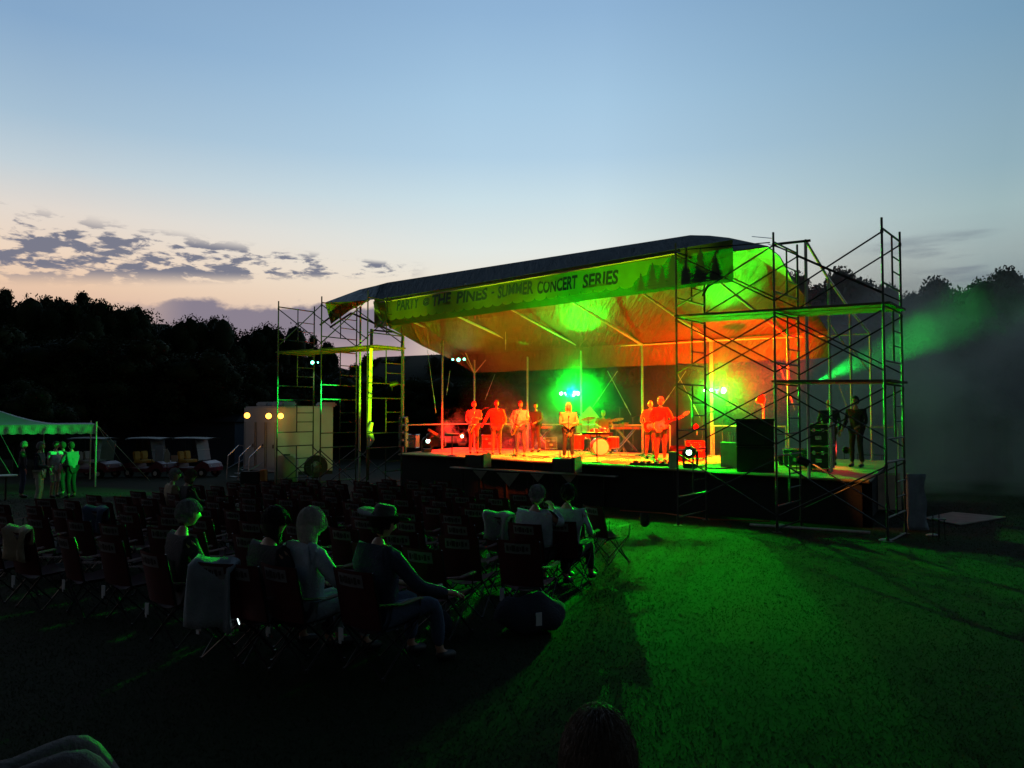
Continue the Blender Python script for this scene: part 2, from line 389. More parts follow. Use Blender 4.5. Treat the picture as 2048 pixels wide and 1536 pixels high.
def grass():
    blade = mat('grass_blade', (.018, .030, .009), .9, 0, .4, 3, spec=.03)
    n = 260000; u = rng.random(n)
    y = 1.5*(26/1.5)**u; x = (rng.random(n)*2-1)*.74*y      # thins out steadily with distance
    P = np.c_[x, y]
    z = np.where(P[:, 1] > 7, -.031*(P[:, 1]-7), 0.)
    h = (.006+.011*rng.random(n))*(1+.02*P[:, 1]); a = rng.random(n)*6.28; w = .0028*(1+.11*P[:, 1])
    lean = (rng.random((n, 2))-.5)*.05
    V = np.zeros((n, 3, 3)); V[:, 0] = np.c_[P[:, 0]-np.cos(a)*w, P[:, 1]-np.sin(a)*w, z-.005]; V[:, 1] = np.c_[P[:, 0]+np.cos(a)*w, P[:, 1]+np.sin(a)*w, z-.005]
    V[:, 2] = np.c_[P[:, 0]+lean[:, 0], P[:, 1]+lean[:, 1], z+h]
    o = np_mesh('grass', V.reshape(-1, 3), np.arange(3*n).reshape(-1, 3), blade)
    tag(o, 'short mown grass covering the open lawn in front of the stage', 'grass', kind='stuff')
grass()

# ------------------------------------------------------------------ trees
leafm = mat('leaf_dark', (.030, .045, .018), .8, 0, .35, .6, spec=.15)
leafm2 = mat('leaf_mid', (.045, .065, .025), .8, 0, .35, .6, spec=.15)
bark = mat('bark', (.022, .017, .013), .9, 0, .3, 4, .4, 20)
def crown_mesh(name, rx, rz, nl, leaf, seed, shape='round', clumps=46):
    r = np.random.default_rng(seed)
    u = r.normal(size=(clumps, 3)); u /= np.linalg.norm(u, axis=1)[:, None]
    cc = u*np.array([rx, rx, rz])*(.25+.6*r.random((clumps, 1))**.5)
    if shape == 'dome': cc[:, 2] = np.abs(cc[:, 2])*.9-.1*rz
    if shape == 'cone': cc[:, :2] *= (1.05-(cc[:, 2:3]+rz)/(2*rz))*1.2
    cr = (.20+.20*r.random(clumps))*min(rx, rz)
    k = r.integers(0, clumps, nl); d = r.normal(size=(nl, 3)); d /= np.linalg.norm(d, axis=1)[:, None]
    p = cc[k]+d*cr[k][:, None]*(.25+.72*r.random((nl, 1))**.45)
    a = r.normal(size=(nl, 3)); a /= np.linalg.norm(a, axis=1)[:, None]; bb = np.cross(a, r.normal(size=(nl, 3))); bb /= np.linalg.norm(bb, axis=1)[:, None]
    s = leaf*(.5+r.random((nl, 1)))
    V = np.stack([p-a*s, p-bb*s*.6, p+a*s, p+bb*s*.6], 1).reshape(-1, 3)
    return V, np.arange(4*nl).reshape(-1, 4), cc, cr
def make_tree(name, rx, rz, trunk_h, nl, leaf, seed, shape, lm):
    t = thing(name, 'tree', 'tree')
    V, Fc, cc, cr = crown_mesh('crown', rx, rz, nl, leaf, seed, shape)
    # twiggy inner mass of the denser clumps
    mb = MB(); rr = random.Random(seed)
    for c_, r_ in zip(cc, cr):
        if rr.random() < .72: mb.ball(c_, r_*.74, 8, (1, 1, rr.uniform(.8, 1)))
    A = np.array([tuple(v) for v in mb.v])*1.; A += rng.normal(size=A.shape)*.06; o_ = len(V); V = np.concatenate([V, A]); Fc = np.concatenate([Fc, np.array(mb.f)+o_])
    V[:, 2] += trunk_h+rz*(.15 if shape == 'dome' else .75)
    np_mesh('crown', V, Fc, lm, t)
    m = MB(); r = random.Random(seed); top = trunk_h+rz*.8
    m.tube([(0, 0, -.5), (.05, 0, trunk_h*.5), (0, .08, trunk_h), (.1, 0, top)], [rx*.075, rx*.06, rx*.05, rx*.02], 7)
    for i in range(7):
        a = r.uniform(0, 6.28); z0 = trunk_h*(.7+.5*r.random())
        m.tube([(0, 0, z0), (math.cos(a)*rx*.3, math.sin(a)*rx*.3, z0+rz*.35), (math.cos(a)*rx*.6, math.sin(a)*rx*.6, z0+rz*.75)], [rx*.03, rx*.022, rx*.008], 5)
    m.build('trunk', bark, t)
    return t
TREES = {}
for nm, a in {'round_tree': (4.6, 4.4, 3.2, 20000, .10, 11, 'round', leafm), 'spreading_tree': (5.6, 3.8, 3.4, 24000, .105, 12, 'round', leafm),
              'tall_tree': (3.6, 5.4, 3.6, 18000, .095, 13, 'round', leafm), 'domed_tree': (6.0, 6.4, 2.5, 26000, .10, 14, 'dome', leafm),
              'conifer': (2.6, 5.6, 1.4, 9000, .10, 15, 'cone', leafm)}.items():
    TREES[nm] = [make_tree(nm, *a), 0, a[1]*1.75+a[2]]
def plant(kind, px, py_top, Y, label, group, sc=None, wid=1.):
    t0, used, h = TREES[kind]
    t = t0 if not used else copy_tree(t0); TREES[kind][1] = 1
    p = at(px, py_top, Y); g0 = gz(p.x, p.y); s = (p.z-g0)/h
    t.location = (p.x, p.y, g0); t.scale = (s*wid, s*wid, s); t.rotation_euler = (0, 0, random.uniform(0, 6.28))
    t['label'] = label; t['category'] = 'tree'; t['group'] = group; return t
# skyline of the left wood: (px, top y, Y, kind)
LW = [(-30, 568, 66, 'round_tree'), (28, 566, 62, 'tall_tree'), (78, 582, 66, 'spreading_tree'), (128, 578, 63, 'round_tree'), (160, 574, 68, 'tall_tree'),
      (205, 592, 64, 'spreading_tree'), (243, 590, 66, 'round_tree'), (272, 603, 70, 'tall_tree'), (328, 576, 60, 'domed_tree'), (398, 618, 72, 'round_tree'),
      (440, 626, 76, 'spreading_tree'), (500, 612, 78, 'domed_tree'), (548, 634, 80, 'round_tree'), (585, 646, 84, 'domed_tree'), (636, 662, 90, 'tall_tree'), (660, 656, 92, 'conifer'),
      (690, 664, 96, 'domed_tree'), (740, 702, 100, 'spreading_tree'), (790, 704, 100, 'round_tree'), (845, 690, 92, 'domed_tree'), (900, 700, 88, 'round_tree'), (960, 706, 86, 'spreading_tree'),
      (1030, 712, 86, 'round_tree'), (1100, 712, 88, 'spreading_tree'), (1180, 708, 86, 'round_tree'), (1260, 706, 84, 'tall_tree'), (1340, 700, 80, 'round_tree'),
      (1420, 690, 78, 'spreading_tree'), (1500, 680, 74, 'round_tree')]
for i, (px, py, Y, k) in enumerate(LW):
    w = {'domed_tree': 'round-domed', 'conifer': 'narrow pointed', 'tall_tree': 'tall', 'round_tree': 'round-crowned', 'spreading_tree': 'broad'}[k]
    plant(k, px, py, Y, 'dark %s tree on the skyline, %s from the left edge of the wood' % (w, ordn(i+1)), 'trees along the dark wooded skyline', wid=.5 if k == 'domed_tree' else .68)
for i, (px, py, Y, k) in enumerate([(-10, 640, 50, 'spreading_tree'), (90, 660, 52, 'round_tree'), (190, 655, 50, 'tall_tree'), (290, 668, 54, 'spreading_tree'), (385, 690, 56, 'round_tree'),
                    (470, 705, 60, 'tall_tree'), (560, 720, 64, 'spreading_tree'), (650, 730, 68, 'round_tree'), (745, 748, 72, 'spreading_tree'), (850, 745, 70, 'round_tree'), (950, 750, 70, 'spreading_tree')]):
    plant(k, px, py, Y, 'lower dark tree in the front row of the wood, %s from the left' % ordn(i+1), 'front row of the dark wood', wid=1.3)
TB = [(40, 752, 40, 'spreading_tree')]
for px, py, Y, k in TB:
    plant(k, px, py, Y, 'low bushy tree behind the white event tent', 'bushes behind the tent', wid=1.25)
# right-hand trees behind the smoke
for px, py, Y, k, l in [(1672, 527, 47, 'spreading_tree', 'big dark tree with sky gaps rising behind the scaffold tower'), (1760, 566, 52, 'round_tree', 'smaller tree between the scaffold tower posts, right of the big one'),
                        (1812, 572, 56, 'tall_tree', 'slim tree touching the right post of the tall scaffold'), (1868, 546, 54, 'spreading_tree', 'hazy broad tree just right of the scaffold'),
                        (1930, 560, 58, 'round_tree', 'low hazy tree in the dip of the right treeline'), (1990, 524, 50, 'spreading_tree', 'large hazy tree highest on the right treeline'),
                        (2060, 528, 46, 'round_tree', 'hazy tree cut by the right edge of the picture'), (1600, 590, 60, 'round_tree', 'dark tree partly hidden by the red lit canopy edge')]:
    plant(k, px, py, Y, l, 'trees behind the right side of the stage', wid=.78)
for i, (px, py, Y) in enumerate([(1620, 665, 44), (1720, 660, 42), (1810, 650, 42), (1900, 640, 40), (2000, 625, 38), (2080, 610, 38)]):
    plant('spreading_tree', px, py, Y, 'low shrubby tree under the right treeline, %s from the scaffold' % ordn(i+1), 'undergrowth trees on the right', wid=1.3)
# wooded hillside behind the trees
def hill():
    prof = [(-700, 640), (-300, 600), (-60, 590), (0, 598), (90, 612), (240, 622), (330, 622), (400, 650), (500, 662), (600, 685), (700, 715), (760, 722), (900, 716), (1100, 722),
            (1300, 716), (1500, 700), (1600, 655), (1700, 640), (1850, 620), (2000, 600), (2300, 590), (2800, 620)]
    rows = []
    for k, (yy, f) in enumerate([(60, 0.), (84, .6), (106, 1.), (150, .8)]):
        row = []
        for px, py in prof:
            p = at(px, py+(26 if px < 720 or px > 1560 else -8), 106); x = p.x*yy/106
            j = (math.sin(px*.05+k)*.5) if 0 < f < 1 else 0
            row.append((x, yy, -1.6+(p.z+1.6)*f+j))
        rows.append(row)
    hm = mat('woodland_slope', (.014, .022, .010), .95, 0, .5, .25, 1., .8, spec=.05)
    MB().sheet(rows).build('hill', hm, smooth=True)['kind'] = 'structure'
hill()

# ------------------------------------------------------------------ stage deck
decktop = mat('deck_plywood', (.46, .38, .24), .85, 0, .25, 1.6, .25, 14, anis=(1, .25, 1), spec=.08)
darkskirt = mat('stage_skirt', (.010, .012, .011), .9, 0, .3, 2, .3, 9)
FL, FM, FC, FR = deck(797, 907), deck(985, 916.5), deck(1340, 936.5), deck(1738, 960)
BR = Vector((11.1, 22.7, DECK)); BL = Vector((-2.3, 31.9, DECK))
st = thing('stage', 'long outdoor stage deck with plywood top and dark skirt under the canopy', 'stage', (FM.x, FM.y, gz(0, FM.y)))
def loc_(o, parent): o.location = -parent.location; return o
poly = [FL, FM, FC, FR, BR, BL]
m = MB(); m.prism([(p.x, p.y) for p in poly], DECK-.05, DECK); loc_(m.build('deck', decktop, st), st)
# seams between the deck sheets
m = MB(); us = (FC-FM).normalized()
m = MB()
front = [FL, FM, FC, FR]
for a, b_ in zip(front, front[1:]):
    d = (b_-a).normalized(); nrm = Vector((d.y, -d.x, 0))
    if nrm.y > 0: nrm = -nrm
    n = max(1, int((b_-a).length/1.2))
    for i in range(n):
        p, q = a.lerp(b_, i/n), a.lerp(b_, (i+1)/n)
        zz = -.75
        m.add([p-nrm*.15+Vector((0, 0, -.055)), q-nrm*.15+Vector((0, 0, -.055)), Vector((q.x-nrm.x*.15, q.y-nrm.y*.15, zz)), Vector((p.x-nrm.x*.12, p.y-nrm.y*.12, zz))], [(0, 1, 2, 3)])
d = (BR-FR); m.add([FR+Vector((-.1, .1, -.055)), BR+Vector((-.1, 0, -.055)), Vector((BR.x-.1, BR.y, -.75)), Vector((FR.x-.1, FR.y+.1, -.75))], [(0, 1, 2, 3)])
loc_(m.build('skirt', darkskirt, st), st)
m = MB()
for a, b_ in zip(front, front[1:]): m.tube([a+Vector((0, 0, -.03)), b_+Vector((0, 0, -.03))], .03, 4)
m.tube([FR+Vector((0, 0, -.03)), BR+Vector((0, 0, -.03))], .03, 4)
loc_(m.build('edge_trim', mat('edge_trim', (.20, .16, .09), .7, 0, .3, 3), st), st)
for i in range(14):
    for v in (0.06, .95):
        m = MB(); p = FL.lerp(FR, (i+.5)/14).lerp(BL.lerp(BR, (i+.5)/14), v); m.tube([(p.x, p.y, DECK-.051), (p.x, p.y, gz(p.x, p.y)-.02)], .035, 6)
        loc_(m.build('support_leg', scaf, st), st)
m = MB()
for i in range(1, 11):
    s = i/11; a = FL.lerp(FR, s)
    a = Vector((a.x, a.y, 0)); b_ = BL.lerp(BR, s)
    # keep inside the deck outline
    k = .12; a2 = a.lerp(b_, k); m.box(((a2.x+b_.x)/2, (a2.y+b_.y)/2, DECK+.003), ((b_-a2).to_2d().length*.96, .018, .004), Matrix.Rotation(math.atan2(b_.y-a2.y, b_.x-a2.x), 3, 'Z'))
for v in (.33, .62):
    a = FL.lerp(BL, v); b_ = FR.lerp(BR, v); m.box(((a.x+b_.x)/2, (a.y+b_.y)/2, DECK+.0045), ((b_-a).to_2d().length*.97, .014, .004), Matrix.Rotation(math.atan2(b_.y-a.y, b_.x-a.x), 3, 'Z'))
loc_(m.build('deck_seams', mat('seam_dark', (.05, .035, .02), .9, 0, .2, 5), st), st)
# ledge under the front edge with small pennants
lg = thing('front_ledge', 'narrow white-edged board under the front lip of the stage', 'ledge', (0, 23.2, gz(0, 23)))
a = at(905, 936, 24.2); c = at(1235, 951, 20.6)
m = MB(); dd = (c-a)
m.box((a+c)/2, (dd.length, .25, .03), Matrix.Rotation(math.atan2(dd.y, dd.x), 3, 'Z')); loc_(m.build('shelf_board', mat('ledge_board', (.5, .52, .5), .6, 0, .4, .8), lg), lg)
for i in range(7):
    m = MB(); p = a.lerp(c, (i+.5)/7); m.tube([p, (p.x, p.y+.1, gz(p.x, p.y))], .02, 5); loc_(m.build('bracket', scaf, lg), lg)
for i, (px, py, s) in enumerate([(960, 941, .22), (1016, 945, .34), (1074, 947, .2), (1137, 950, .2)]):
    Y = 24.2+(20.6-24.2)*(px-905)/330.-.17; p = at(px, py, Y)
    m = MB(); m.add([p+Vector((-s, 0, 0)), p+Vector((s, -s*.8, 0)), p+Vector((.1*s, 0, -s*1.25)), p+Vector((-s, .012, 0)), p+Vector((s, -s*.8+.012, 0)), p+Vector((.1*s, .012, -s*1.25))],
                    [(0, 1, 2), (5, 4, 3), (0, 3, 4, 1), (1, 4, 5, 2), (2, 5, 3, 0)])
    o = m.build('pennant', mat('pennant_cloth', (.30, .32, .26), .8, 0, .2, 9)); tag(o, 'triangular pennant, %s from the left under the stage lip' % ordn(i+1), 'pennant', 'pennants under the stage lip')
for i, (px, py, Y) in enumerate([(962, 934, 23.55), (1141, 944, 21.15)]):
    w = thing('front_fill_speaker', 'black wedge speaker on the ledge, %s' % ('left one with one green lit side' if i == 0 else 'in front of the singer'), 'speaker', at(px, py, Y), -.69, 'wedge speakers on the front ledge')
    m = MB(); m.prism([(-.5, 0), (.26, 0), (.26, .42), (.1, .36), (-.5, .36)], -.17, .17, Matrix(((1, 0, 0, 0), (0, 0, 1, 0), (0, 1, 0, 0), (0, 0, 0, 1)))); m.build('cabinet', black, w)
    m = MB(); m.add([(.262, -.17, 0), (.262, .17, 0), (.262, .17, .40), (.262, .05, .45), (.262, -.17, .40)], [(0, 1, 2, 3, 4)]); m.build('side_panel', mat('lit_side_grey', (.45, .47, .45), .7, 0, .15, 5), w)  # pale side stands in for light falling on the black cabinet
    m = MB(); m.box((-.14, -.176, .18), (.6, .012, .3)); m.build('grille', mat('speaker_grille', (.03, .03, .03), .6, .3, .3, 60, .5, 180), w)

# ------------------------------------------------------------------ canopy (frame + tarp)
KX = [949, 1055, 1162, 1284, 1422, 1575, 1740]
def rear(k): return Vector((-1.51+2.016*k, 31-1.372*k, 0))
RT = 2.05+2.39
cn = thing('stage_canopy', 'large tarp canopy over the stage, navy outside and silvery inside, on steel poles', 'canopy', (0, 30, gz(0, 30)))
def cbuild(m, name, mt, smooth=False): return loc_(m.build(name, mt, cn, smooth), cn)
POST_TOPS = []
for k in range(7):
    p = rear(k); tx = at(KX[k], [710, 697, 694, 689, 681, 674, 667][k], p.y); POST_TOPS.append(tx)
    m = MB(); r = .038 if k != 4 else .06
    m.tube([(tx.x, tx.y, DECK), (tx.x, tx.y, tx.z)], r, 8); m.lathe((tx.x, tx.y, DECK), [(.1, 0), (.1, .012)], 8)
    cbuild(m, 'pole', pole_m)
SIDE = [(885, 672, 29.3), (807, 642, 27.5), (1700, 619, 20.3), (1657, 558, 18.3), (1611, 481, 16.5), (721, 612, 25.6)]
for px, py, Y in SIDE:
    tx = at(px, py, Y); m = MB(); bz = DECK if px > 800 else gz(0, Y); m.tube([(tx.x, tx.y, bz), tx], .036, 8); cbuild(m, 'pole', pole_m)
SP = {s[0]: at(*s) for s in SIDE}
def bannerY(px):
    t_ = (px-1024)/F_PX; s = (24.6*t_+4.4)/(8+8*t_); return 24.6-8*s
raft = [((748, 606, 24.9), 0), ((822, 590, bannerY(822)+.35), 1), ((930, 569, bannerY(930)+.35), 2), ((1075, 561, bannerY(1075)+.35), 3), ((1200, 528, bannerY(1200)+.35), 4), ((1362, 503, bannerY(1362)+.35), 5)]
for (a, k) in raft:
    pts = [at(*a)]+([SP[885]] if k == 0 else [])+[POST_TOPS[k]]
    m = MB(); m.tube(pts, .032, 7)
    if 0 < k: m.tube([pts[0].lerp(pts[-1], .42), pts[-1]], .045, 7)
    cbuild(m, 'rafter', pole_m)
m = MB(); m.tube([POST_TOPS[6], SP[1700], SP[1657], SP[1611]], .034, 7); cbuild(m, 'rafter', pole_m)
m = MB(); m.tube([POST_TOPS[k] for k in range(6)]+[POST_TOPS[5].lerp(POST_TOPS[6], .2)], .036, 7); cbuild(m, 'eave_beam', pole_m)
m = MB(); m.tube([POST_TOPS[6], POST_TOPS[6]+Vector((-1.2, .8, 0))], .025, 6); cbuild(m, 'eave_beam', pole_m)
# knee braces on the rear-left corner post
P0 = POST_TOPS[0]
m = MB(); lo = Vector((P0.x, P0.y, P0.z-.75))
m.tube([lo, P0.lerp(POST_TOPS[1], .33)], .022, 6); m.tube([lo, P0.lerp(SP[885], .35)], .022, 6); m.tube([lo, P0+Vector((-.55, .1, .1))], .022, 6); cbuild(m, 'knee_brace', pole_m)
m = MB(); m.tube([at(1706, 700, 20.6), at(1738, 742, 22.7)], .022, 6); m.tube([at(1690, 690, 20.0), at(1655, 640, 18.4)], .022, 6); cbuild(m, 'knee_brace', pole_m)
# front gable frame at the left, above the tower
m = MB(); m.tube([at(700, 604, 25.3), at(640, 650, 25.6)], .03, 6); m.tube([at(703, 626, 25.2), at(805, 672, 25.3)], .035, 6); m.tube([at(703, 626, 25.2), at(660, 655, 25.2)], .035, 6)
m.tube([at(805, 672, 25.3), at(803, 700, 25.3)], .04, 6); m.tube([at(742, 660, 25.0), at(785, 664, 25.0)], .03, 6)
cbuild(m, 'gable_frame', scaf)
# rails at the back of the deck
def rail(p, q, z0, z1=None):
    m = MB(); z1 = z0 if z1 is None else z1; m.tube([(p.x, p.y, z0), (q.x, q.y, z1)], .024, 6); m.tube([(q.x, q.y, DECK), (q.x, q.y, z1)], .024, 6); m.tube([(p.x, p.y, DECK), (p.x, p.y, z0)], .024, 6)
    return cbuild(m, 'guard_rail', pole_m)
def rr(k): v = rear(k); return Vector((v.x*.995, v.y*.995, 0))
rail(at(812, 846, 27.6), at(948, 846, 30.9), DECK+.98); rail(rr(0), rr(2), DECK+.98); rail(rr(2), rr(3.42), DECK+.98); rail(rr(4.05), rr(5), DECK+.98); rail(rr(5.3), rr(6.3), DECK+.98)
# guy wires
m = MB()
for a, b_ in [((1235, 742, 28.4), (1185, 815, 28.6)), ((1215, 742, 28.4), (1262, 830, 28.4)), ((1372, 742, 26.2), (1325, 810, 26.4)), ((1352, 742, 26.4), (1400, 835, 26)), ((990, 748, 30.8), (970, 800, 30.9)),
              ((855, 700, 28.8), (872, 826, 29)), ((900, 742, 30.), (893, 790, 30)), ((1668, 745, 22.5), (1700, 830, 22.5)), ((1655, 705, 22.5), (1720, 840, 23)), ((1011, 622, 26.0), (1011, 700, 28.6)), ((1557, 725, 23.6), (1590, 820, 23.6))]:
    m = MB(); m.tube([at(*a), at(*b_)], .008, 4)
    q = at(*b_); p = at(*a); m.tube([p.lerp(q, .72), p.lerp(q, .84)], .022, 5)
    cbuild(m, 'guy_wire', pole_m)
# tarp surfaces
def tarp_mat(name, col, col2, rough=.45):
    m = bpy.data.materials.new(name); m.use_nodes = True; t = m.node_tree; b = t.nodes['Principled BSDF']
    g = N(t, 'ShaderNodeTexCoord'); mp = N(t, 'ShaderNodeMapping'); mp.inputs['Rotation'].default_value = (0, 0, .62); mp.inputs['Scale'].default_value = (5.5, .7, 1.2); t.links.new(g.outputs['Object'], mp.inputs[0])
    a = noise(t, mp.outputs[0], 1.4, 6, .62, .4); a2 = noise(t, g.outputs['Object'], .6, 3, .5)
    t.links.new(mixc(t, sstep(t, a2, .3, .7), (*col, 1), (*col2, 1)), b.inputs['Base Color']); b.inputs['Roughness'].default_value = rough; b.inputs['Specular IOR Level'].default_value = .5
    bn = N(t, 'ShaderNodeBump'); bn.inputs['Strength'].default_value = .6; bn.inputs['Distance'].default_value = .2; t.links.new(a, bn.inputs['Height']); t.links.new(bn.outputs[0], b.inputs['Normal'])
    return m
t_in = tarp_mat('tarp_inside', (.038, .033, .026), (.055, .048, .038), .42); t_out = tarp_mat('tarp_outside', (.016, .040, .054), (.024, .052, .068), .75)
NC = 24
def row(pL, pR, sag=0., extra=None):
    a, b_ = at(*pL), at(*pR); r = []
    for i in range(NC+1):
        s = i/NC; p = a.lerp(b_, s); p.z -= sag*abs(math.sin(s*math.pi*6)); r.append(p)
    return r
ridge = row((775, 565, 25.8), (1458, 458, 18.3)); eave = row((748, 599, 24.6), (1536, 492, 15.6))
mid = row((846, 652, 27.8), (1590, 570, 20.2)); beam = row((925, 712, 30.8), (1655, 665, 23.7), .02); low = row((946, 748, 32.1), (1662, 719, 24.2), .015)
for i in range(NC+1):
    s = i/NC   # the right end of the ridge drops over the hip
    if s > .93: ridge[i].z -= (s-.93)*3.
for r_, amp in ((mid, .03), (beam, .015), (low, .015)):
    for i in range(NC+1): r_[i].z += .07 + amp*math.sin(i*1.9)*.5
def lerp_rows(a, b_, n, wob=0.):
    out = []
    for k in range(1, n): out.append([a[i].lerp(b_[i], k/n)+Vector((0, 0, wob*(math.sin(i*2.1+k)+math.cos(i*1.3-k*1.7)))) for i in range(len(a))])
    return out
rows = [eave, ridge]+lerp_rows(ridge, mid, 4, .012)+[mid]+lerp_rows(mid, beam, 4, .015)+[beam]+lerp_rows(beam, low, 3, .012)+[low]
m = MB(); m.sheet(rows)
# left side valance falls outward from the edge of the slope
Lp = [eave[0], ridge[0], mid[0], beam[0], low[0]]; Lq = [at(780, 658, 25.2), at(783, 657, 26.6), at(845, 692, 28.6), at(906, 720, 30.6), at(941, 735, 31.9)]
m.sheet([Lp, Lq])
# front-left corner flap tied out over the scaffold
m.add([at(650, 605, 24.6), at(720, 580, 25.6), at(775, 565, 25.8), at(748, 599, 24.6), at(700, 604, 24.4), at(662, 648, 24.9), at(700, 614, 24.9)], [(0, 1, 4), (1, 2, 3, 4), (0, 4, 6, 5)])
m.add([at(655, 607, 24.7), at(740, 600, 25.0), at(700, 620, 25.2), at(664, 646, 25.0)], [(0, 1, 2, 3)])
# right hip edge
e0 = ridge[-1]; m.add([eave[-1], ridge[-1], mid[-1], at(1585, 560, 18.6), at(1560, 512, 16.8)], [(0, 1, 2, 3, 4)])
o = cbuild(m, 'tarp', [t_in, t_out], smooth=False)
sol = o.modifiers.new('thick', 'SOLIDIFY'); sol.thickness = .02; sol.offset = 0
# which side is out: decide per face (the outside looks away from the stage centre)
me = o.data; ctr = deck(1240, 880, 0)-cn.location
bm = bmesh.new(); bm.from_mesh(me)
bmesh.ops.remove_doubles(bm, verts=bm.verts, dist=.001)
for f in bm.faces:
    f.normal_update()
    if f.normal.dot(f.calc_center_median()-ctr) < 0: f.normal_flip()
    f.material_index = 1
bm.to_mesh(me); bm.free()
sol.material_offset = -1; sol.material_offset_rim = 0; sol.offset = -1; sol.use_rim = True
# ------------------------------------------------------------------ banner
bn_ = thing('banner', 'long lime banner reading PARTY @ THE PINES - SUMMER CONCERT SERIES under the roof edge', 'banner', (0, 20, 4.8))
bA, bB = Vector((-4.42, 24.62, 0)), Vector((4.62, 16.0, 0)); bl = (bB-bA).length; bd = (bB-bA).normalized(); bang = math.atan2(bd.y, bd.x)
BM = Matrix.Translation(bA) @ Matrix.Rotation(bang, 4, 'Z') @ Matrix.Rotation(math.pi/2, 4, 'X')   # local x along, local y up, -z... towards viewer = +z
lime = mat('banner_lime', (.40, .56, .10), .6, 0, .15, 1.5, .3, 12); pine = mat('banner_pine_green', (.022, .050, .012), .6, 0, .2, 3, .3, 12); bink = mat('banner_ink', (.02, .055, .02), .6, 0, .1, 5)
brownm = mat('banner_brown', (.20, .17, .04), .6, 0, .2, 3)
def translucent(m, k, thru):
    t = m.node_tree; b = t.nodes['Principled BSDF']; out = [n for n in t.nodes if n.type == 'OUTPUT_MATERIAL'][0]
    tr = N(t, 'ShaderNodeBsdfTranslucent'); src = b.inputs['Base Color'].links[0].from_socket; t.links.new(src, tr.inputs[0])
    mx = N(t, 'ShaderNodeMixShader'); mx.inputs[0].default_value = k; t.links.new(b.outputs[0], mx.inputs[1]); t.links.new(tr.outputs[0], mx.inputs[2])
    tp = N(t, 'ShaderNodeBsdfTransparent'); m2 = N(t, 'ShaderNodeMixShader'); m2.inputs[0].default_value = thru; t.links.new(mx.outputs[0], m2.inputs[1]); t.links.new(tp.outputs[0], m2.inputs[2]); t.links.new(m2.outputs[0], out.inputs[0])
translucent(lime, .8, .06); translucent(pine, .8, .04)
zt = H_CAM+3.66; z0 = H_CAM+2.77; zs = H_CAM+2.99
def bslab(m, poly, h0, h1): m.prism(poly, h0, h1, BM)
def bmesh_build(m, name, mt): o = m.build(name, mt, bn_); o.location = -bn_.location; return o
def wob(x, y): return .035*math.sin(x*2.3)*(zt-y)/.9
m = MB(); n = 60
rows = [[BM @ Vector((bl*i/n, y, wob(bl*i/n, y))) for i in range(n+1)] for y in (z0, zs, (zs+zt)/2, zt)]
rows2 = [[BM @ Vector((bl*i/n, y, wob(bl*i/n, y)-.015)) for i in range(n+1)] for y in (z0, zs, (zs+zt)/2, zt)]
m.sheet(rows)
bmesh_build(m, 'banner_cloth', pine)
m = MB(); ns = 26; xl = bl*.80; pts = []
for i in range(ns):
    for j in range(8):
        a = math.pi*(j/8); x = xl*(i+.5-.5*math.cos(a))/ns; pts.append((x, zs+.03-.085*math.sin(a)))
rise = [(xl, zs+.05), (xl+.12, zs+.15), (xl+.35, zs+.2), (xl+.45, zs+.42), (xl+.8, zs+.35), (xl+.95, zs+.5), (xl+1.3, zs+.44), (bl, zs+.5)]
pts += rise
V = []; Fq = []
for i, (x, y) in enumerate(pts):
    V.append(BM @ Vector((x, y, wob(x, y)+.008))); V.append(BM @ Vector((x, zt-.002, wob(x, zt)+.008)))
for i in range(len(pts)-1): Fq.append((2*i, 2*i+2, 2*i+3, 2*i+1))
m.add(V, Fq); bmesh_build(m, 'lime_field', lime)
def pinetree(m, x, y, h, w, seed, off=.014):
    r = random.Random(seed); L = []; Rr = []; k = 9
    for i in range(k):
        f = i/k; ww = w*(1-f)*.5
        L += [(x-ww*r.uniform(.8, 1.15), y+h*f), (x-ww*.45, y+h*(f+.05))]; Rr += [(x+ww*r.uniform(.8, 1.15), y+h*f), (x+ww*.45, y+h*(f+.05))]
    for i in range(len(L)-1):
        q = [L[i], Rr[i], Rr[i+1], L[i+1]]; m.add([BM @ Vector((a, b_, wob(a, b_)+off)) for a, b_ in q], [(0, 1, 2, 3)])
    q = [L[-1], Rr[-1], (x, y+h)]; m.add([BM @ Vector((a, b_, wob(a, b_)+off)) for a, b_ in q], [(0, 1, 2)])
m = MB()
for i, (x, h, w) in enumerate([(xl+.2, .42, .34), (xl+.52, .62, .5), (xl+.78, .5, .4), (xl+1.06, .8, .6), (xl+1.4, .66, .5), (xl+1.75, .78, .6), (xl+2.1, .6, .5), (xl+2.45, .74, .6)]):
    if x < bl-.2: pinetree(m, x, zs-.15, h, w, i)
bmesh_build(m, 'pine_silhouettes', mat('banner_pine_faint', (.034, .068, .018), .6, 0, .2, 3))
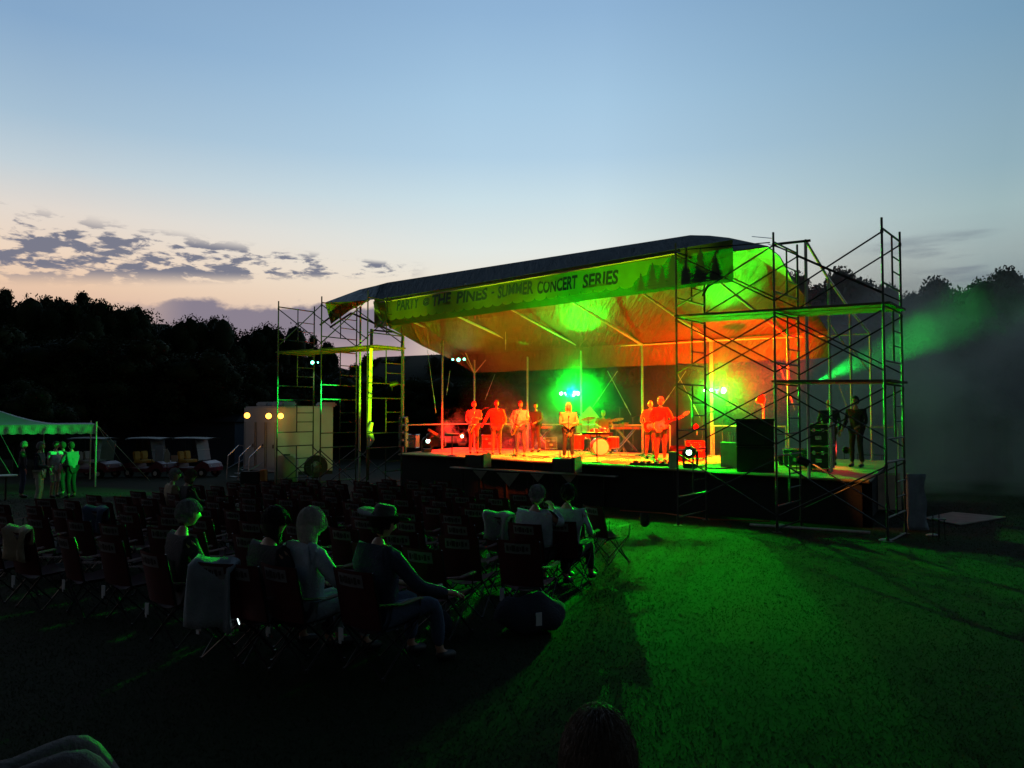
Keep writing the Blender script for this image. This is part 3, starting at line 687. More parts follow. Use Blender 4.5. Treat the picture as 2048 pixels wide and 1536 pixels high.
# end piece folded back at the left, with small pines
m = MB(); e1 = BM @ Vector((0, zt, 0)); e2 = BM @ Vector((.32, zt-.32, .03)); e3 = BM @ Vector((.45, zs-.03, .03)); e4 = BM @ Vector((.12, zs-.22, .0)); e5 = BM @ Vector((-.02, zt-.05, 0))
for e in (e1, e2, e3, e4, e5): e += Vector((0, -.03, 0))
ev = [BM @ Vector(q) for q in ((0, zt-.02, .04), (.26, zt-.16, .05), (.47, zs+.02, .05), (.16, zs-.2, .05))]
m.add(ev, [(0, 1, 2, 3)]); bmesh_build(m, 'end_flap', mat('banner_olive', (.42, .48, .10), .6, 0, .2, 3))
m = MB(); pinetree(m, .17, zs-.05, .5, .13, 40, .06); pinetree(m, .30, zs, .36, .12, 41, .06); bmesh_build(m, 'flap_pines', brownm)
def text_mesh(txt, size, sx, off=.0, ext=.0, shear=0.):
    cu = bpy.data.curves.new('t', 'FONT'); cu.body = txt; cu.size = size; cu.offset = off; cu.extrude = ext; cu.shear = shear; cu.space_character = 1.0; cu.resolution_u = 3
    o = bpy.data.objects.new('t', cu); COL.objects.link(o); dg = bpy.context.evaluated_depsgraph_get(); me = bpy.data.meshes.new_from_object(o.evaluated_get(dg))
    V = [v.co.copy() for v in me.vertices]; Fc = [tuple(p.vertices) for p in me.polygons]; bpy.data.objects.remove(o); bpy.data.meshes.remove(me)
    return [Vector((v.x*sx, v.y, v.z)) for v in V], Fc
def word(txt, px0, px1, cy, hgt, off=.012):
    V, Fc = text_mesh(txt, 1, 1, .034, 0, .12)
    x0 = min(v.x for v in V); x1 = max(v.x for v in V); y0 = min(v.y for v in V); y1 = max(v.y for v in V)
    def bx(px):
        t_ = (px-1024)/F_PX; return (t_*bA.y-bA.x)/(bd.x-t_*bd.y)
    a, b_ = bx(px0), bx(px1)
    m = MB(); m.add([BM @ Vector((a+(v.x-x0)/(x1-x0)*(b_-a), cy+((v.y-y0)/(y1-y0)-.5)*hgt, wob(a+(v.x-x0)/(x1-x0)*(b_-a), cy)+off)) for v in V], Fc)
    return bmesh_build(m, 'lettering', bink)
hh = .345
for w_, a, b_, c_, s in (('PARTY', 793, 838, 3.40, hh), ('@', 845, 859, 3.38, .24), ('THE', 864, 903, 3.37, hh), ('PINES', 913, 975, 3.35, hh), ('-', 983, 989, 3.34, .05),
                         ('SUMMER', 996, 1067, 3.32, hh), ('CONCERT', 1075, 1157, 3.29, hh), ('SERIES', 1167, 1239, 3.26, hh)):
    word(w_, a, b_, H_CAM+c_-.02, s)
m = MB(); m.tube([BM @ Vector((.3, zt-.1, .02)), BM @ Vector((bl*.45, zt-.12, .03)), BM @ Vector((bl*.9, zt-.1, .02))], .02, 5); bmesh_build(m, 'hanging_pole', mat('amber_pole', (.6, .45, .2), .5, .2, .1, 5))

# ------------------------------------------------------------------ scaffold towers
def scaffold(name, label, fronts, back, tops, pitch, nlev, braces, boards):
    base = fronts[0]; t = thing(name, label, 'scaffold', (base.x, base.y, gz(base.x, base.y)))
    def cb(m, nm, mt=scaf): return loc_(m.build(nm, mt, t), t)
    for i, f in enumerate(fronts):
        b_ = f+back; g0 = gz(f.x, f.y); g1 = gz(b_.x, b_.y)
        for L in range(nlev):
            zt_ = tops[i]-pitch*L; zb = zt_-pitch
            if zb < g0+.05: zb = g0+.0
            m = MB(); A = lambda s, z: Vector((f.x+back.x*s, f.y+back.y*s, z))
            pin = .16 if L == 0 else 0
            m.tube([A(0, zb), A(0, zt_+pin)], .022, 7); m.tube([A(1, zb), A(1, zt_+pin)], .022, 7)
            m.tube([A(0, zt_-.03), A(1, zt_-.03)], .02, 6)
            if zt_-zb > 1.0:
                zl = zt_-pitch*.72; m.tube([A(0, zl), A(1, zl)], .018, 6); m.tube([A(.53, zt_-.03), A(.53, zl)], .018, 6)
                for q in (.3, .5): m.tube([A(.53, zt_-pitch*q), A(1, zt_-pitch*q)], .015, 5)
            m.tube([A(0, zt_-.12), A(0, zt_-.06)], .03, 7); m.tube([A(1, zt_-.12), A(1, zt_-.06)], .03, 7)
            cb(m, 'frame')
        for s in (0, 1):
            m = MB(); p = f+back*s; m.tube([(p.x, p.y, gz(p.x, p.y)-.02), (p.x, p.y, gz(p.x, p.y)+.2)], .03, 6); m.box((p.x, p.y, gz(p.x, p.y)+.005), (.16, .16, .012)); cb(m, 'base_jack')
    for (i, L, s) in braces:
        o_ = back*s; a, b_ = fronts[i]+o_, fronts[i+1]+o_; za, zb = tops[i]-pitch*L, tops[i+1]-pitch*L
        m = MB(); eo = Vector((0, -.03, 0))
        m.tube([Vector((a.x, a.y, za-.1))+eo, Vector((b_.x, b_.y, zb-pitch*.86))+eo], .016, 6); m.tube([Vector((a.x, a.y, za-pitch*.86))-eo*.2, Vector((b_.x, b_.y, zb-.1))-eo*.2], .016, 6); cb(m, 'cross_brace')
    for (i0, i1, L, ext) in boards:
        a, b_ = fronts[i0], fronts[i1]; d = (b_-a).normalized(); za, zb = tops[i0]-pitch*L+.02, tops[i1]-pitch*L+.02
        for k in range(3):
            s = (.2+.3*k); p = a+back*s-d*ext; q = b_+back*s+d*ext; c_ = (p+q)/2
            m = MB(); m.box((c_.x, c_.y, (za+zb)/2+random.uniform(0, .012)), ((q-p).length, back.length*.27, .045), Matrix.Rotation(math.atan2(d.y, d.x), 3, 'Z')@Matrix.Rotation(-math.atan2(zb-za, (q-p).length), 3, 'Y')); cb(m, 'plank', plank)
    return t
v2 = lambda x, y: Vector((x, y, 0))
RF = [v2(3.5, 16.35), v2(5.18, 15.15), v2(6.68, 13.8)]; RB = v2(.88, 1.10)
scaffold('scaffold_tower', 'tall dark scaffold tower in front of the right side of the stage', RF, RB, [5.55, 5.5, 5.45], 1.41, 5,
         [(i, L, s) for i in (0, 1) for L in (0, 1) for s in (0, 1)]+[(i, L, s) for i in (0, 1) for L in (2,) for s in (0, 1)]+[(1, 3, 0), (1, 3, 1), (0, 3, 0)], [(0, 2, 1, .1), (1, 2, 2, .1)])
LF = [v2(-7.64, 25.1), v2(-5.98, 24.1), v2(-4.34, 23.1)]; LB = v2(.85, 1.26)
scaffold('scaffold_tower', 'tall scaffold tower with plank deck at the left end of the stage', LF, LB, [5.60, 5.60, 5.62], 1.52, 4,
         [(i, L, s) for i in (0, 1) for L in (0, 3) for s in (0, 1)], [(0, 2, 1, .25)])
# loose tubes standing on the right tower
m = MB(); m.tube([at(1545, 489, 16.6), at(1621, 481, 16.2)], .03, 6); m.tube([at(1430, 498, 16.5), at(1388, 575, 16.9)], .028, 6); m.tube([at(1452, 505, 16.9), at(1405, 592, 17.2)], .024, 6)
m.tube([at(1360, 500, 15.9), at(1540, 465+20, 15.1)], .012, 5)
o = m.build('loose_tubes', scaf); tag(o, 'loose steel tubes lashed across the top of the right scaffold tower', 'tubes')
m = MB(); m.tube([at(1504, 473, 17.2), at(1548, 477, 15.2)], .008, 4); m.tube([at(1536, 488, 15.8), at(1585, 505, 16)], .008, 4)
o = m.build('tie_rope', pole_m); tag(o, 'thin tie rope from canopy corner to the scaffold top', 'rope')
# lime pole
lp = thing('lighting_pole', 'tall square lime lit pole standing at the left tower', 'pole', v2(-4.3, 23.6)+Vector((0, 0, gz(0, 23.6))))
p0, p1 = at(738, 891, 23.6), at(743.5, 658, 23.6)
m = MB(); d = p1-p0; m.box((p0+p1)/2, (.085, .085, d.length), Vector((0, 0, 1)).rotation_difference(d.normalized()).to_matrix()); loc_(m.build('shaft', mat('lime_shaft', (.62, .66, .40), .5, 0, .1, 3), lp), lp)
m = MB(); m.tube([at(737, 893, 23.6), at(736, 960, 23.7)], .03, 6); loc_(m.build('foot', scaf, lp), lp)
m = MB(); m.tube([at(744, 845, 23.5), at(739, 862, 23.45), at(746, 880, 23.45), at(741, 890, 23.5)], [.05, .09, .05, .03], 6); loc_(m.build('tied_cloth', white, lp), lp)
# small green lamps clamped on the left tower and the left rafter
lampg = mat('lamp_green_white', (.1, .9, .6), .4, var=0, emit=(.15, 1, .6), es=9)
lampw = mat('led_white_green', (.7, 1, .9), .4, var=0, emit=(.55, 1, .85), es=26)
lampr = mat('lamp_red_white', (1, .6, .5), .4, var=0, emit=(1, .45, .3), es=16)
lampy = mat('lamp_yellow', (1, .7, .3), .4, var=0, emit=(1, .40, .04), es=6)
def clamp_lamp(px, py, Y, r, lab, grp, em=lampg):
    p = at(px, py, Y); t = thing('clamp_lamp', lab, 'lamp', p, 0, grp)
    m = MB(); m.lathe((0, 0, 0), [(r*.7, .14), (r*1.15, .02), (r*1.2, 0)], 10, (0, 1, 0)); m.build('housing', black, t)
    m = MB(); m.ball((0, -.01, 0), r, 10, (1, .3, 1)); m.build('lens', em, t)
    m = MB(); m.tube([(0, .06, 0), (0, .06, r*2.4)], .012, 5); m.build('clamp', scaf, t)
clamp_lamp(625, 725, 24.6, .055, 'small green lamp glowing on the left tower', 'clamp lamps on the left tower')
clamp_lamp(636, 725, 24.5, .025, 'tiny dim lamp beside the glowing one on the left tower', 'clamp lamps on the left tower')
for i, (px, r) in enumerate([(905.5, .04), (917, .07), (928.5, .05)]):
    clamp_lamp(px, [719, 719.5, 718.5][i], 30.3, r, ['leftmost small green lamp', 'middle and largest green lamp', 'rightmost green lamp'][i]+' in the row at the left eave', 'lamps along the left eave')

# ------------------------------------------------------------------ people
def grow(V, E, Rd, root=0, sub=1):
    me = bpy.data.meshes.new('g'); me.from_pydata([tuple(v) for v in V], E, []); o = bpy.data.objects.new('g', me); COL.objects.link(o)
    o.modifiers.new('s', 'SKIN')
    if sub: q = o.modifiers.new('u', 'SUBSURF'); q.levels = sub
    for i, sv in enumerate(me.skin_vertices[0].data):
        r = Rd[i]; sv.radius = (r, r); sv.use_root = (i == root)
    o.modifiers['s'].use_smooth_shade = True
    dg = bpy.context.evaluated_depsgraph_get(); ev = bpy.data.meshes.new_from_object(o.evaluated_get(dg))
    VV = [v.co.copy() for v in ev.vertices]; FF = [tuple(p.vertices) for p in ev.polygons]
    bpy.data.objects.remove(o); bpy.data.meshes.remove(me); bpy.data.meshes.remove(ev); return VV, FF
hairs = {'grey': mat('hair_grey', (.28, .28, .27), .8, 0, .3, 40, .5, 120), 'dark': mat('hair_dark', (.02, .014, .010), .7, 0, .3, 40, .5, 120),
         'blond': mat('hair_blond', (.50, .38, .20), .7, 0, .25, 40, .5, 120), 'brown': mat('hair_brown', (.11, .075, .05), .7, 0, .3, 40, .5, 120), 'pale': mat('hair_pale', (.46, .43, .36), .7, 0, .2, 40, .5, 120)}
eyem = mat('eye', (.02, .02, .02), .2, var=0)
def head_geo(c, yaw, pitch, sc):
    n, k = 20, 14; V = []; Fq = []
    Rm = Matrix.Rotation(yaw, 3, 'Z') @ Matrix.Rotation(pitch, 3, 'X')
    def shape(d):
        x, y, z = d
        p = Vector((x*.074, y*.092, z*.112))
        if z < 0: p.x *= 1-.30*z*z; p.y *= (1-.10*z*z) if y > 0 else (1-.35*z*z)
        G = lambda ax, az, w: math.exp(-((x-ax)**2+(z-az)**2)/w) if y > 0 else 0
        p.y += .020*G(0, -.22, .012)+.010*G(0, -.05, .02)+.006*G(0, .22, .08)-.009*G(.36, .03, .02)-.009*G(-.36, .03, .02)+.006*G(0, -.52, .012)-.004*G(0, -.62, .004)+.008*G(0, -.85, .04)
        return p
    for i in range(k+1):
        a = math.pi*i/k
        for j in range(n):
            t = 2*math.pi*j/n; V.append(Vector((math.sin(a)*math.cos(t), math.sin(a)*math.sin(t), math.cos(a))))
    dirs = V; V = [c+Rm @ (shape(d)*sc) for d in dirs]
    for i in range(k):
        for j in range(n): Fq.append((i*n+j, (i+1)*n+j, (i+1)*n+(j+1) % n, i*n+(j+1) % n))
    return V, Fq, dirs, Rm, shape, n, k
def person(name_label, loc, rz, h=1.75, seated=False, seat=.38, arms=None, yaw=0., pitch=0., girth=1., shirt=None, sleeve='long', trousers=None, hair=None, style='short', skn=None, shoes=None, legs=None, lean=0., hatm=None, coat=False, feet_skin=False, strands=0, group=None, cat='person', off=None):
    skn = skn or skin; k = h/1.75; t = thing('person', name_label, cat, loc, rz, group)
    Z = (lambda z: z*k)
    if seated:
        pz = seat+.09
        pel = Vector((0, 0, pz)); bel = Vector((0, -.03+lean*.3, pz+.16)); che = Vector((0, -.06+lean*.8, pz+.36)); nec = Vector((0, -.05+lean*1.2, pz+.50)); hb = Vector((0, -.02+lean*1.35, pz+.575))
        hc = Vector((0, .01+lean*1.5, pz+.675)); sh = pz+.455; shy = -.06+lean
        L = legs or [((.085, .02), (.13, .42, pz+.02), (.13, .47, .09)), ((.085, .02), (.13, .40, pz+.02), (.15, .38, .09))]
    else:
        pel = Vector((0, 0, Z(.96))); bel = Vector((0, .0, Z(1.10))); che = Vector((0, lean*.5, Z(1.30))); nec = Vector((0, -.01+lean, Z(1.46))); hb = Vector((0, .0+lean, Z(1.535))); hc = Vector((0, .02+lean*1.1, Z(1.635))); sh = Z(1.40); shy = lean*.7
        L = legs or [((.085, 0), (.11, .03, Z(.52)), (.13, -.02, .09)), ((.085, 0), (.10, .01, Z(.52)), (.12, -.05, .09))]
    sw = .192*k*(1+.25*(girth-1))
    hips = [Vector((L[0][0][0], L[0][0][1], pel.z-.04)), Vector((-L[1][0][0], L[1][0][1], pel.z-.04))]
    knees = [Vector(L[0][1]), Vector((-L[1][1][0], *L[1][1][1:]))]; ank = [Vector(L[0][2]), Vector((-L[1][2][0], *L[1][2][1:]))]
    if arms is None:
        if seated: arms = [((.25, .06, pel.z+.22), (.20, .30, pel.z+.16)), ((.25, .06, pel.z+.22), (.18, .30, pel.z+.16))]
        else: arms = [((.25, -.02, Z(1.13)), (.25, .07, Z(.88))), ((.25, -.02, Z(1.13)), (.24, .08, Z(.88)))]
    shou = [Vector((sw, shy, sh)), Vector((-sw, shy, sh))]
    elb = [Vector(arms[0][0]), Vector((-arms[1][0][0], *arms[1][0][1:]))]; wri = [Vector(arms[0][1]), Vector((-arms[1][1][0], *arms[1][1][1:]))]
    g = girth
    def widen(V):
        for v in V:
            ax = bel.lerp(che, max(0, min(1, (v.z-bel.z)/max(.01, che.z-bel.z)))); d = math.hypot(v.x, v.y-ax.y)
            if pel.z-.15 < v.z < sh+.06 and d < .22: v.x *= 1.22; v.y = ax.y+(v.y-ax.y)*.92
        return V
    # body, one continuous surface with hands
    V = [pel, bel, che, nec, hb]; E = [(0, 1), (1, 2), (2, 3), (3, 4)]; Rd = [.10*g, .09*g, .092*g, .052, .05]
    for s in (0, 1):
        i = len(V); sg = 1 if s == 0 else -1
        V += [hips[s], knees[s], ank[s], ank[s]+Vector((0, .06, -.035)), ank[s]+Vector((0, .15, -.055))]; E += [(0, i), (i, i+1), (i+1, i+2), (i+2, i+3), (i+3, i+4)]; Rd += [.085*g, .055, .036, .038, .028]
        i = len(V); V += [shou[s], elb[s], wri[s]]; E += [(2, i), (i, i+1), (i+1, i+2)]; Rd += [.040, .036, .024]
        d = (wri[s]-elb[s]).normalized(); lat = d.cross(Vector((0, 0, 1)) if abs(d.z) < .8 else Vector((0, 1, 0))).normalized(); nrm = lat.cross(d).normalized()
        if nrm.z > 0: nrm = -nrm
        w = i+2; p = len(V); V.append(wri[s]+d*.055); E.append((w, p)); Rd.append(.030)
        for q in range(4):
            f = wri[s]+d*.085+lat*(.027-.018*q); a = len(V); ln = [.036, .042, .040, .030][q]
            V += [f, f+d*ln+nrm*.010, f+d*(ln*1.45)+nrm*.034]; E += [(p, a), (a, a+1), (a+1, a+2)]; Rd += [.0095, .0085, .007]
        a = len(V); th = wri[s]+d*.035+lat*.034; V += [th, th+d*.035+lat*.012+nrm*.014, th+d*.058+nrm*.026]; E += [(p, a), (a, a+1), (a+1, a+2)]; Rd += [.011, .009, .008]
    VV, FF = grow(V, E, Rd); widen(VV)
    m = MB(); m.add(VV, FF); hv, hf, dirs, Rm, shp, n_, k_ = head_geo(hc, yaw, pitch, k**.5); m.add(hv, hf)
    for sg in (-1, 1): m.ball(hc+Rm @ Vector((sg*.074, -.004, -.002)), .024, 8, (.45, .8, 1.25))
    m.cur = 1
    for sg in (-1, 1): m.ball(hc+Rm @ Vector((sg*.030, .083, .006)), .0095, 8)
    m.build('body', [skn, eyem], t, True)
    # clothes
    def cloth(name, V, E, Rd, mt, root=0):
        VV, FF = grow(V, E, Rd, root); widen(VV)
        for i, v in enumerate(VV): v += Vector((math.sin(v.z*38+v.x*17)*.004, math.sin(v.x*33+v.z*21)*.004, 0))
        MB().add(VV, FF).build(name, mt, t, True)
    if shirt:
        e = .018; bot = pel+Vector((0, 0, -.02 if not coat else (-.30 if not seated else -.06)))
        V = [bel, bot, che, nec+Vector((0, 0, -.035))]; E = [(0, 1), (0, 2), (2, 3)]; Rd = [.112*g+e, (.122*g+e)*(1.12 if coat else 1), .125*g+e, .080+(.01 if coat else 0)]
        for s in (0, 1):
            i = len(V)
            if sleeve == 'long': V += [shou[s], elb[s], wri[s].lerp(elb[s], .08)]; E += [(2, i), (i, i+1), (i+1, i+2)]; Rd += [.080, .058, .042]
            else: V += [shou[s], shou[s].lerp(elb[s], .75)]; E += [(2, i), (i, i+1)]; Rd += [.080, .066]
        cloth('jacket' if coat else 'shirt', V, E, Rd, shirt)
    if trousers:
        V = [pel]; E = []; Rd = [.125*g]
        for s in (0, 1):
            i = len(V); V += [hips[s], knees[s], ank[s]+Vector((0, 0, .03))]; E += [(0, i), (i, i+1), (i+1, i+2)]; Rd += [.098*g, .072, .056]
            if feet_skin: V[-1] = knees[s]+(knees[s]-hips[s])*.05+Vector((0, 0, -.02)); Rd[-1] = .07
        cloth('trousers', V, E, Rd, trousers)
    for s in (0, 1):
        a = ank[s]; m = MB(); VV, FF = grow([a+Vector((0, -.03, -.03)), a+Vector((0, .08, -.045)), a+Vector((0, .17, -.055))], [(0, 1), (1, 2)], [.050, .047, .036])
        for v in VV: v.z = max(v.z, a.z-.088)
        m.add(VV, FF).build('shoe', shoes or black, t, True)
    if hair and style != 'bald':
        m = MB(); n = n_; idx = {}; r_ = random.Random(hash(name_label) % 999 if False else len(name_label))
        VV = []
        for i, d in enumerate(dirs):
            x, y, z = d; q = shp(d)*k**.5; off = 1.12+.04*math.sin(9*x+7*z)*math.cos(8*y)+(.015*r_.uniform(-1, 1) if abs(z) < .97 else 0)
            q = Vector((q.x*off, (q.y if y < 0 else min(q.y, .092))*off, q.z*off)); 
            if style in ('long', 'bob') and z < .1: 
                drop = (.17 if style == 'long' else .07); q.z -= drop*(.1-z); q.x *= 1.12; q.y -= .012
            VV.append(hc+Rm @ q)
        keep = []
        for i in range(k_):
            for j in range(n):
                ids = (i*n+j, (i+1)*n+j, (i+1)*n+(j+1) % n, i*n+(j+1) % n); z = sum(dirs[a].z for a in ids)/4; y = sum(dirs[a].y for a in ids)/4
                lim = .42 if y > .35 else (.0 if y > -.1 else -.55)
                if style in ('long', 'bob'): lim = .42 if y > .45 else -.93
                if z > lim: keep.append(ids)
        m.add(VV, keep)
        if strands:
            dn = {'short': .35, 'bob': .9, 'long': 1.25}[style]
            for q_ in range(strands):
                th = r_.uniform(0, 6.283); z_ = r_.uniform(-.1, 1)
                if math.sin(th) > .4 and z_ < .45: continue
                rr_ = math.sqrt(max(0, 1-z_*z_)); d = Vector((math.cos(th)*rr_, math.sin(th)*rr_, z_)); P_ = []; of = r_.uniform(1.10, 1.24)
                for a_ in range(5):
                    f_ = a_/4; zz = d.z-f_*dn*r_.uniform(.75, 1.05); e_ = Vector((d.x*(1+.5*f_), d.y*(1+.5*f_), max(zz, -.55))).normalized(); pt = shp(e_)*(k**.5)*of
                    if zz < -.55: pt.z -= (-.55-zz)*.11
                    P_.append(hc+Rm @ (pt+Vector((r_.uniform(-1, 1), r_.uniform(-1, 1), 0))*.004*f_))
                w_ = .0017 if strands < 3000 else .0008; sd_ = (P_[0]-hc).cross(P_[-1]-P_[0]); sd_ = sd_.normalized()*w_*r_.uniform(.6, 1.4) if sd_.length > 1e-6 else Vector((w_, 0, 0))
                vs_ = [];
                for a_, pt in enumerate(P_): vs_ += [pt-sd_*(1-.2*a_), pt+sd_*(1-.2*a_)]
                m.add(vs_, [(2*a_, 2*a_+1, 2*a_+3, 2*a_+2) for a_ in range(4)])
        o = m.build('hair', hair, t, True); so = o.modifiers.new('s', 'SOLIDIFY'); so.thickness = .014; so.offset = 0
    if hatm:
        m = MB(); q = Vector((0, 0, 1)); ax = Rm @ Vector((0, .05, 1)); c = hc+Rm @ Vector((0, -.005, .045))
        prof = [(.215, .0), (.22, .008), (.10, .012), (.092, .03), (.088, .085), (.07, .108), (.02, .100)]
        m.lathe(c, [(.085, -.005), (.15, -.008)]+prof, 22, ax); o = m.build('hat', hatm, t, True)
        for v in o.data.vertices:
            lx = (v.co-c).x; rr_ = math.hypot(lx, (v.co-c).y)
            if rr_ > .12: v.co.z += .045*abs(lx/rr_)**2
    return t
cl = lambda n, c, v=.2: mat('cloth_'+n, c, .88, 0, v, 7, .4, 45)
denim = cl('denim', (.05, .075, .13)); dk = cl('charcoal', (.03, .03, .034)); rtr = cl('warm_grey', (.16, .12, .10)); wht = cl('white', (.62, .62, .60)); pale = cl('pale_blue', (.36, .43, .48)); khaki = cl('khaki', (.32, .26, .17)); redc = cl('rust', (.32, .10, .05)); navy = cl('navy', (.03, .04, .07)); grey = cl('grey', (.22, .23, .24)); lgt = cl('cream', (.55, .52, .42)); pnk = cl('faded_red', (.42, .18, .16)); orng = cl('tan_jacket', (.5, .36, .2))
G_B = 'musicians and crew on the stage'; G_T = 'people standing by the white tent'; G_S = 'seated audience members'
PI = math.pi
def dk_at(px, py): return deck(px, py)
# the band
person('saxophone player at the far left of the band, both hands on the horn', dk_at(948, 907), PI+.15, 1.80, arms=[((.27, .02, 1.14), (.10, .24, 1.02)), ((.25, .06, 1.18), (.05, .24, 1.24))], shirt=pnk, sleeve='short', trousers=rtr, hair=hairs['brown'], group=G_B, yaw=.15)
person('broad performer in loose top with arms spread, second musician from the left', dk_at(993, 909), PI+.05, 1.83, girth=1.25, arms=[((.38, .10, 1.16), (.46, .26, 1.02)), ((.30, .06, 1.12), (.20, .24, 1.00))], shirt=redc, trousers=rtr, hair=hairs['dark'], group=G_B, skn=skin2)
person('saxophone player in pale short sleeves holding a horn across the body', dk_at(1041, 913), PI-.2, 1.78, girth=1.1, arms=[((.30, .04, 1.16), (.16, .26, .98)), ((.28, .08, 1.16), (.06, .26, 1.16))], shirt=lgt, sleeve='short', trousers=denim, hair=hairs['dark'], group=G_B, yaw=.5)
person('musician in black standing behind the front line near the green smoke', dk_at(1072, 904), PI-.5, 1.78, arms=[((.26, .06, 1.14), (.16, .30, 1.08)), ((.26, .06, 1.14), (.14, .32, 1.06))], shirt=navy, trousers=dk, hair=hairs['dark'], group=G_B, yaw=.6)
person('long-haired singer in a tan jacket at the front microphone', dk_at(1137, 919), PI+.05, 1.70, arms=[((.25, .08, 1.08), (.05, .25, 1.10)), ((.25, .08, 1.08), (.05, .25, 1.06))], shirt=orng, coat=True, trousers=dk, hair=hairs['blond'], style='long', group=G_B)
person('drummer seated behind the kit with arms forward', dk_at(1207, 905), PI+.1, 1.75, seated=True, seat=.62, arms=[((.30, .10, .98), (.20, .38, .92)), ((.32, .10, .98), (.24, .38, .90))], shirt=redc, sleeve='short', trousers=dk, hair=hairs['grey'], group=G_B)
person('bald bass player at the left of the guitar pair', dk_at(1301, 917), PI+.1, 1.78, arms=[((.30, -.02, 1.14), (.12, .22, .98)), ((.30, .05, 1.14), (.36, .30, 1.10))], shirt=khaki, sleeve='short', trousers=rtr, hair=None, style='bald', group=G_B)
person('guitarist in front with the guitar neck raised to the right', dk_at(1322, 924), PI+.15, 1.85, girth=1.08, arms=[((.30, -.02, 1.20), (.10, .22, 1.04)), ((.32, .08, 1.20), (.44, .28, 1.26))], shirt=redc, trousers=rtr, hair=hairs['pale'], group=G_B)
person('stagehand with a bald head behind the stacked cases', dk_at(1660, 930), PI-.3, 1.75, shirt=navy, trousers=dk, hair=None, style='bald', group=G_B, arms=[((.27, .05, 1.12), (.20, .30, 1.02)), ((.25, -.02, 1.1), (.24, .10, .9))])
person('stagehand in dark clothes and cap at the right end of the stage', dk_at(1714, 934), PI-.9, 1.82, shirt=dk, trousers=dk, hair=hairs['dark'], group=G_B, arms=[((.27, .02, 1.14), (.24, .22, 1.00)), ((.27, .02, 1.14), (.20, .28, 1.05))])
# standing by the tent
def stand(px, py_feet, Y, label, rz, **kw):
    p = at(px, py_feet, Y); return person(label, Vector((p.x, p.y, gz(p.x, p.y))), rz, group=G_T, **kw)
stand(44, 990, 24.0, 'person in dark jacket standing leftmost in the tent group', -1.0, h=1.74, shirt=dk, trousers=denim, hair=hairs['grey'], yaw=-.3)
stand(77, 1012, 20.5, 'person in dark shirt and pale trousers standing second from left by the tent', -1.3, h=1.74, shirt=navy, trousers=lgt, hair=hairs['grey'], arms=[((.25, .02, 1.12), (.12, .26, 1.08)), ((.27, .0, 1.12), (.2, .2, .95))])
stand(109, 995, 24.0, 'person in white shirt and pale shorts standing in the middle of the tent group', -1.8, h=1.74, girth=1.1, shirt=wht, sleeve='short', trousers=lgt, feet_skin=True, hair=hairs['dark'])
stand(124, 993, 25.0, 'person partly hidden behind the white-shirted one by the tent', 1.9, h=1.72, shirt=dk, trousers=dk, hair=hairs['brown'])
stand(141, 993, 24.0, 'person with arms folded standing rightmost by the tent pole', 1.3, h=1.72, girth=1.15, shirt=grey, trousers=dk, hair=hairs['brown'], arms=[((.30, .08, 1.1), (.05, .24, 1.06)), ((.30, .08, 1.1), (.05, .22, 1.12))])
# seated audience
ROWA = R(28); RU = Vector((math.cos(ROWA), -math.sin(ROWA), 0)); RV = Vector((math.sin(ROWA), math.cos(ROWA), 0)); RZ = -ROWA
SEATED = []
def sit(px, py_top, Y, label, rz=0, chair=True, **kw):
    p = at(px, py_top, Y); loc = Vector((p.x, p.y, gz(p.x, p.y)))
    t = person(label, loc, RZ+rz, seated=True, group=G_S, strands=1600 if Y < 8 else 300, **kw); SEATED.append((loc, RZ+rz*.5)); return t
sit(375, 1005, 7.1, 'grey-haired person in black seen from behind, leftmost of the near seated people', -.35, shirt=dk, trousers=dk, hair=hairs['grey'], yaw=-.35, h=1.75)
sit(548, 1030, 6.55, 'dark-haired person turned right in the chair draped with a pale blanket', -.25, shirt=dk, trousers=dk, hair=hairs['dark'], style='bob', yaw=-.75, pitch=.1)
sit(620, 1044, 6.5, 'blonde person in a pale jacket seen from behind', -.3, shirt=pale, coat=True, trousers=pale, hair=hairs['pale'], style='long', yaw=-.4, arms=[((.31, .10, .66), (.28, .36, .62)), ((.27, .06, .69), (.18, .30, .63))])
sit(765, 1045, 6.3, 'person in a brimmed hat and dark jacket, right of the blonde person', -.3, shirt=navy, trousers=denim, hair=hairs['dark'], yaw=-.5, pitch=-.15, hatm=cl('hat', (.06, .07, .06)), girth=1.12, seat=.40,
    arms=[((.34, .12, .68), (.36, .42, .60)), ((.27, .06, .69), (.22, .36, .60))], legs=[((.085, .02), (.19, .40, .50), (.20, .44, .09)), ((.085, .02), (.12, .40, .50), (.12, .38, .09))])
sit(1074, 982, 9.4, 'curly-haired person in pale blue near the front right of the seats', -.1, shirt=pale, trousers=dk, hair=hairs['grey'], arms=[((.30, .10, .80), (.10, .20, .98)), ((.27, .06, .69), (.18, .30, .63))], yaw=-.3)
sit(1136, 975, 9.7, 'dark-haired person in pale blue sitting beside the curly-haired one', .05, shirt=pale, trousers=dk, hair=hairs['dark'])
sit(349, 943, 14.6, 'grey-haired person far back in the seats, left of a pair lit green', -.4, shirt=khaki, trousers=dk, hair=hairs['grey'], yaw=-.6)
sit(380, 947, 14.3, 'dark-haired person far back in the seats, right of a pair lit green', -.4, shirt=dk, trousers=dk, hair=hairs['brown'], style='bob', yaw=-.6)
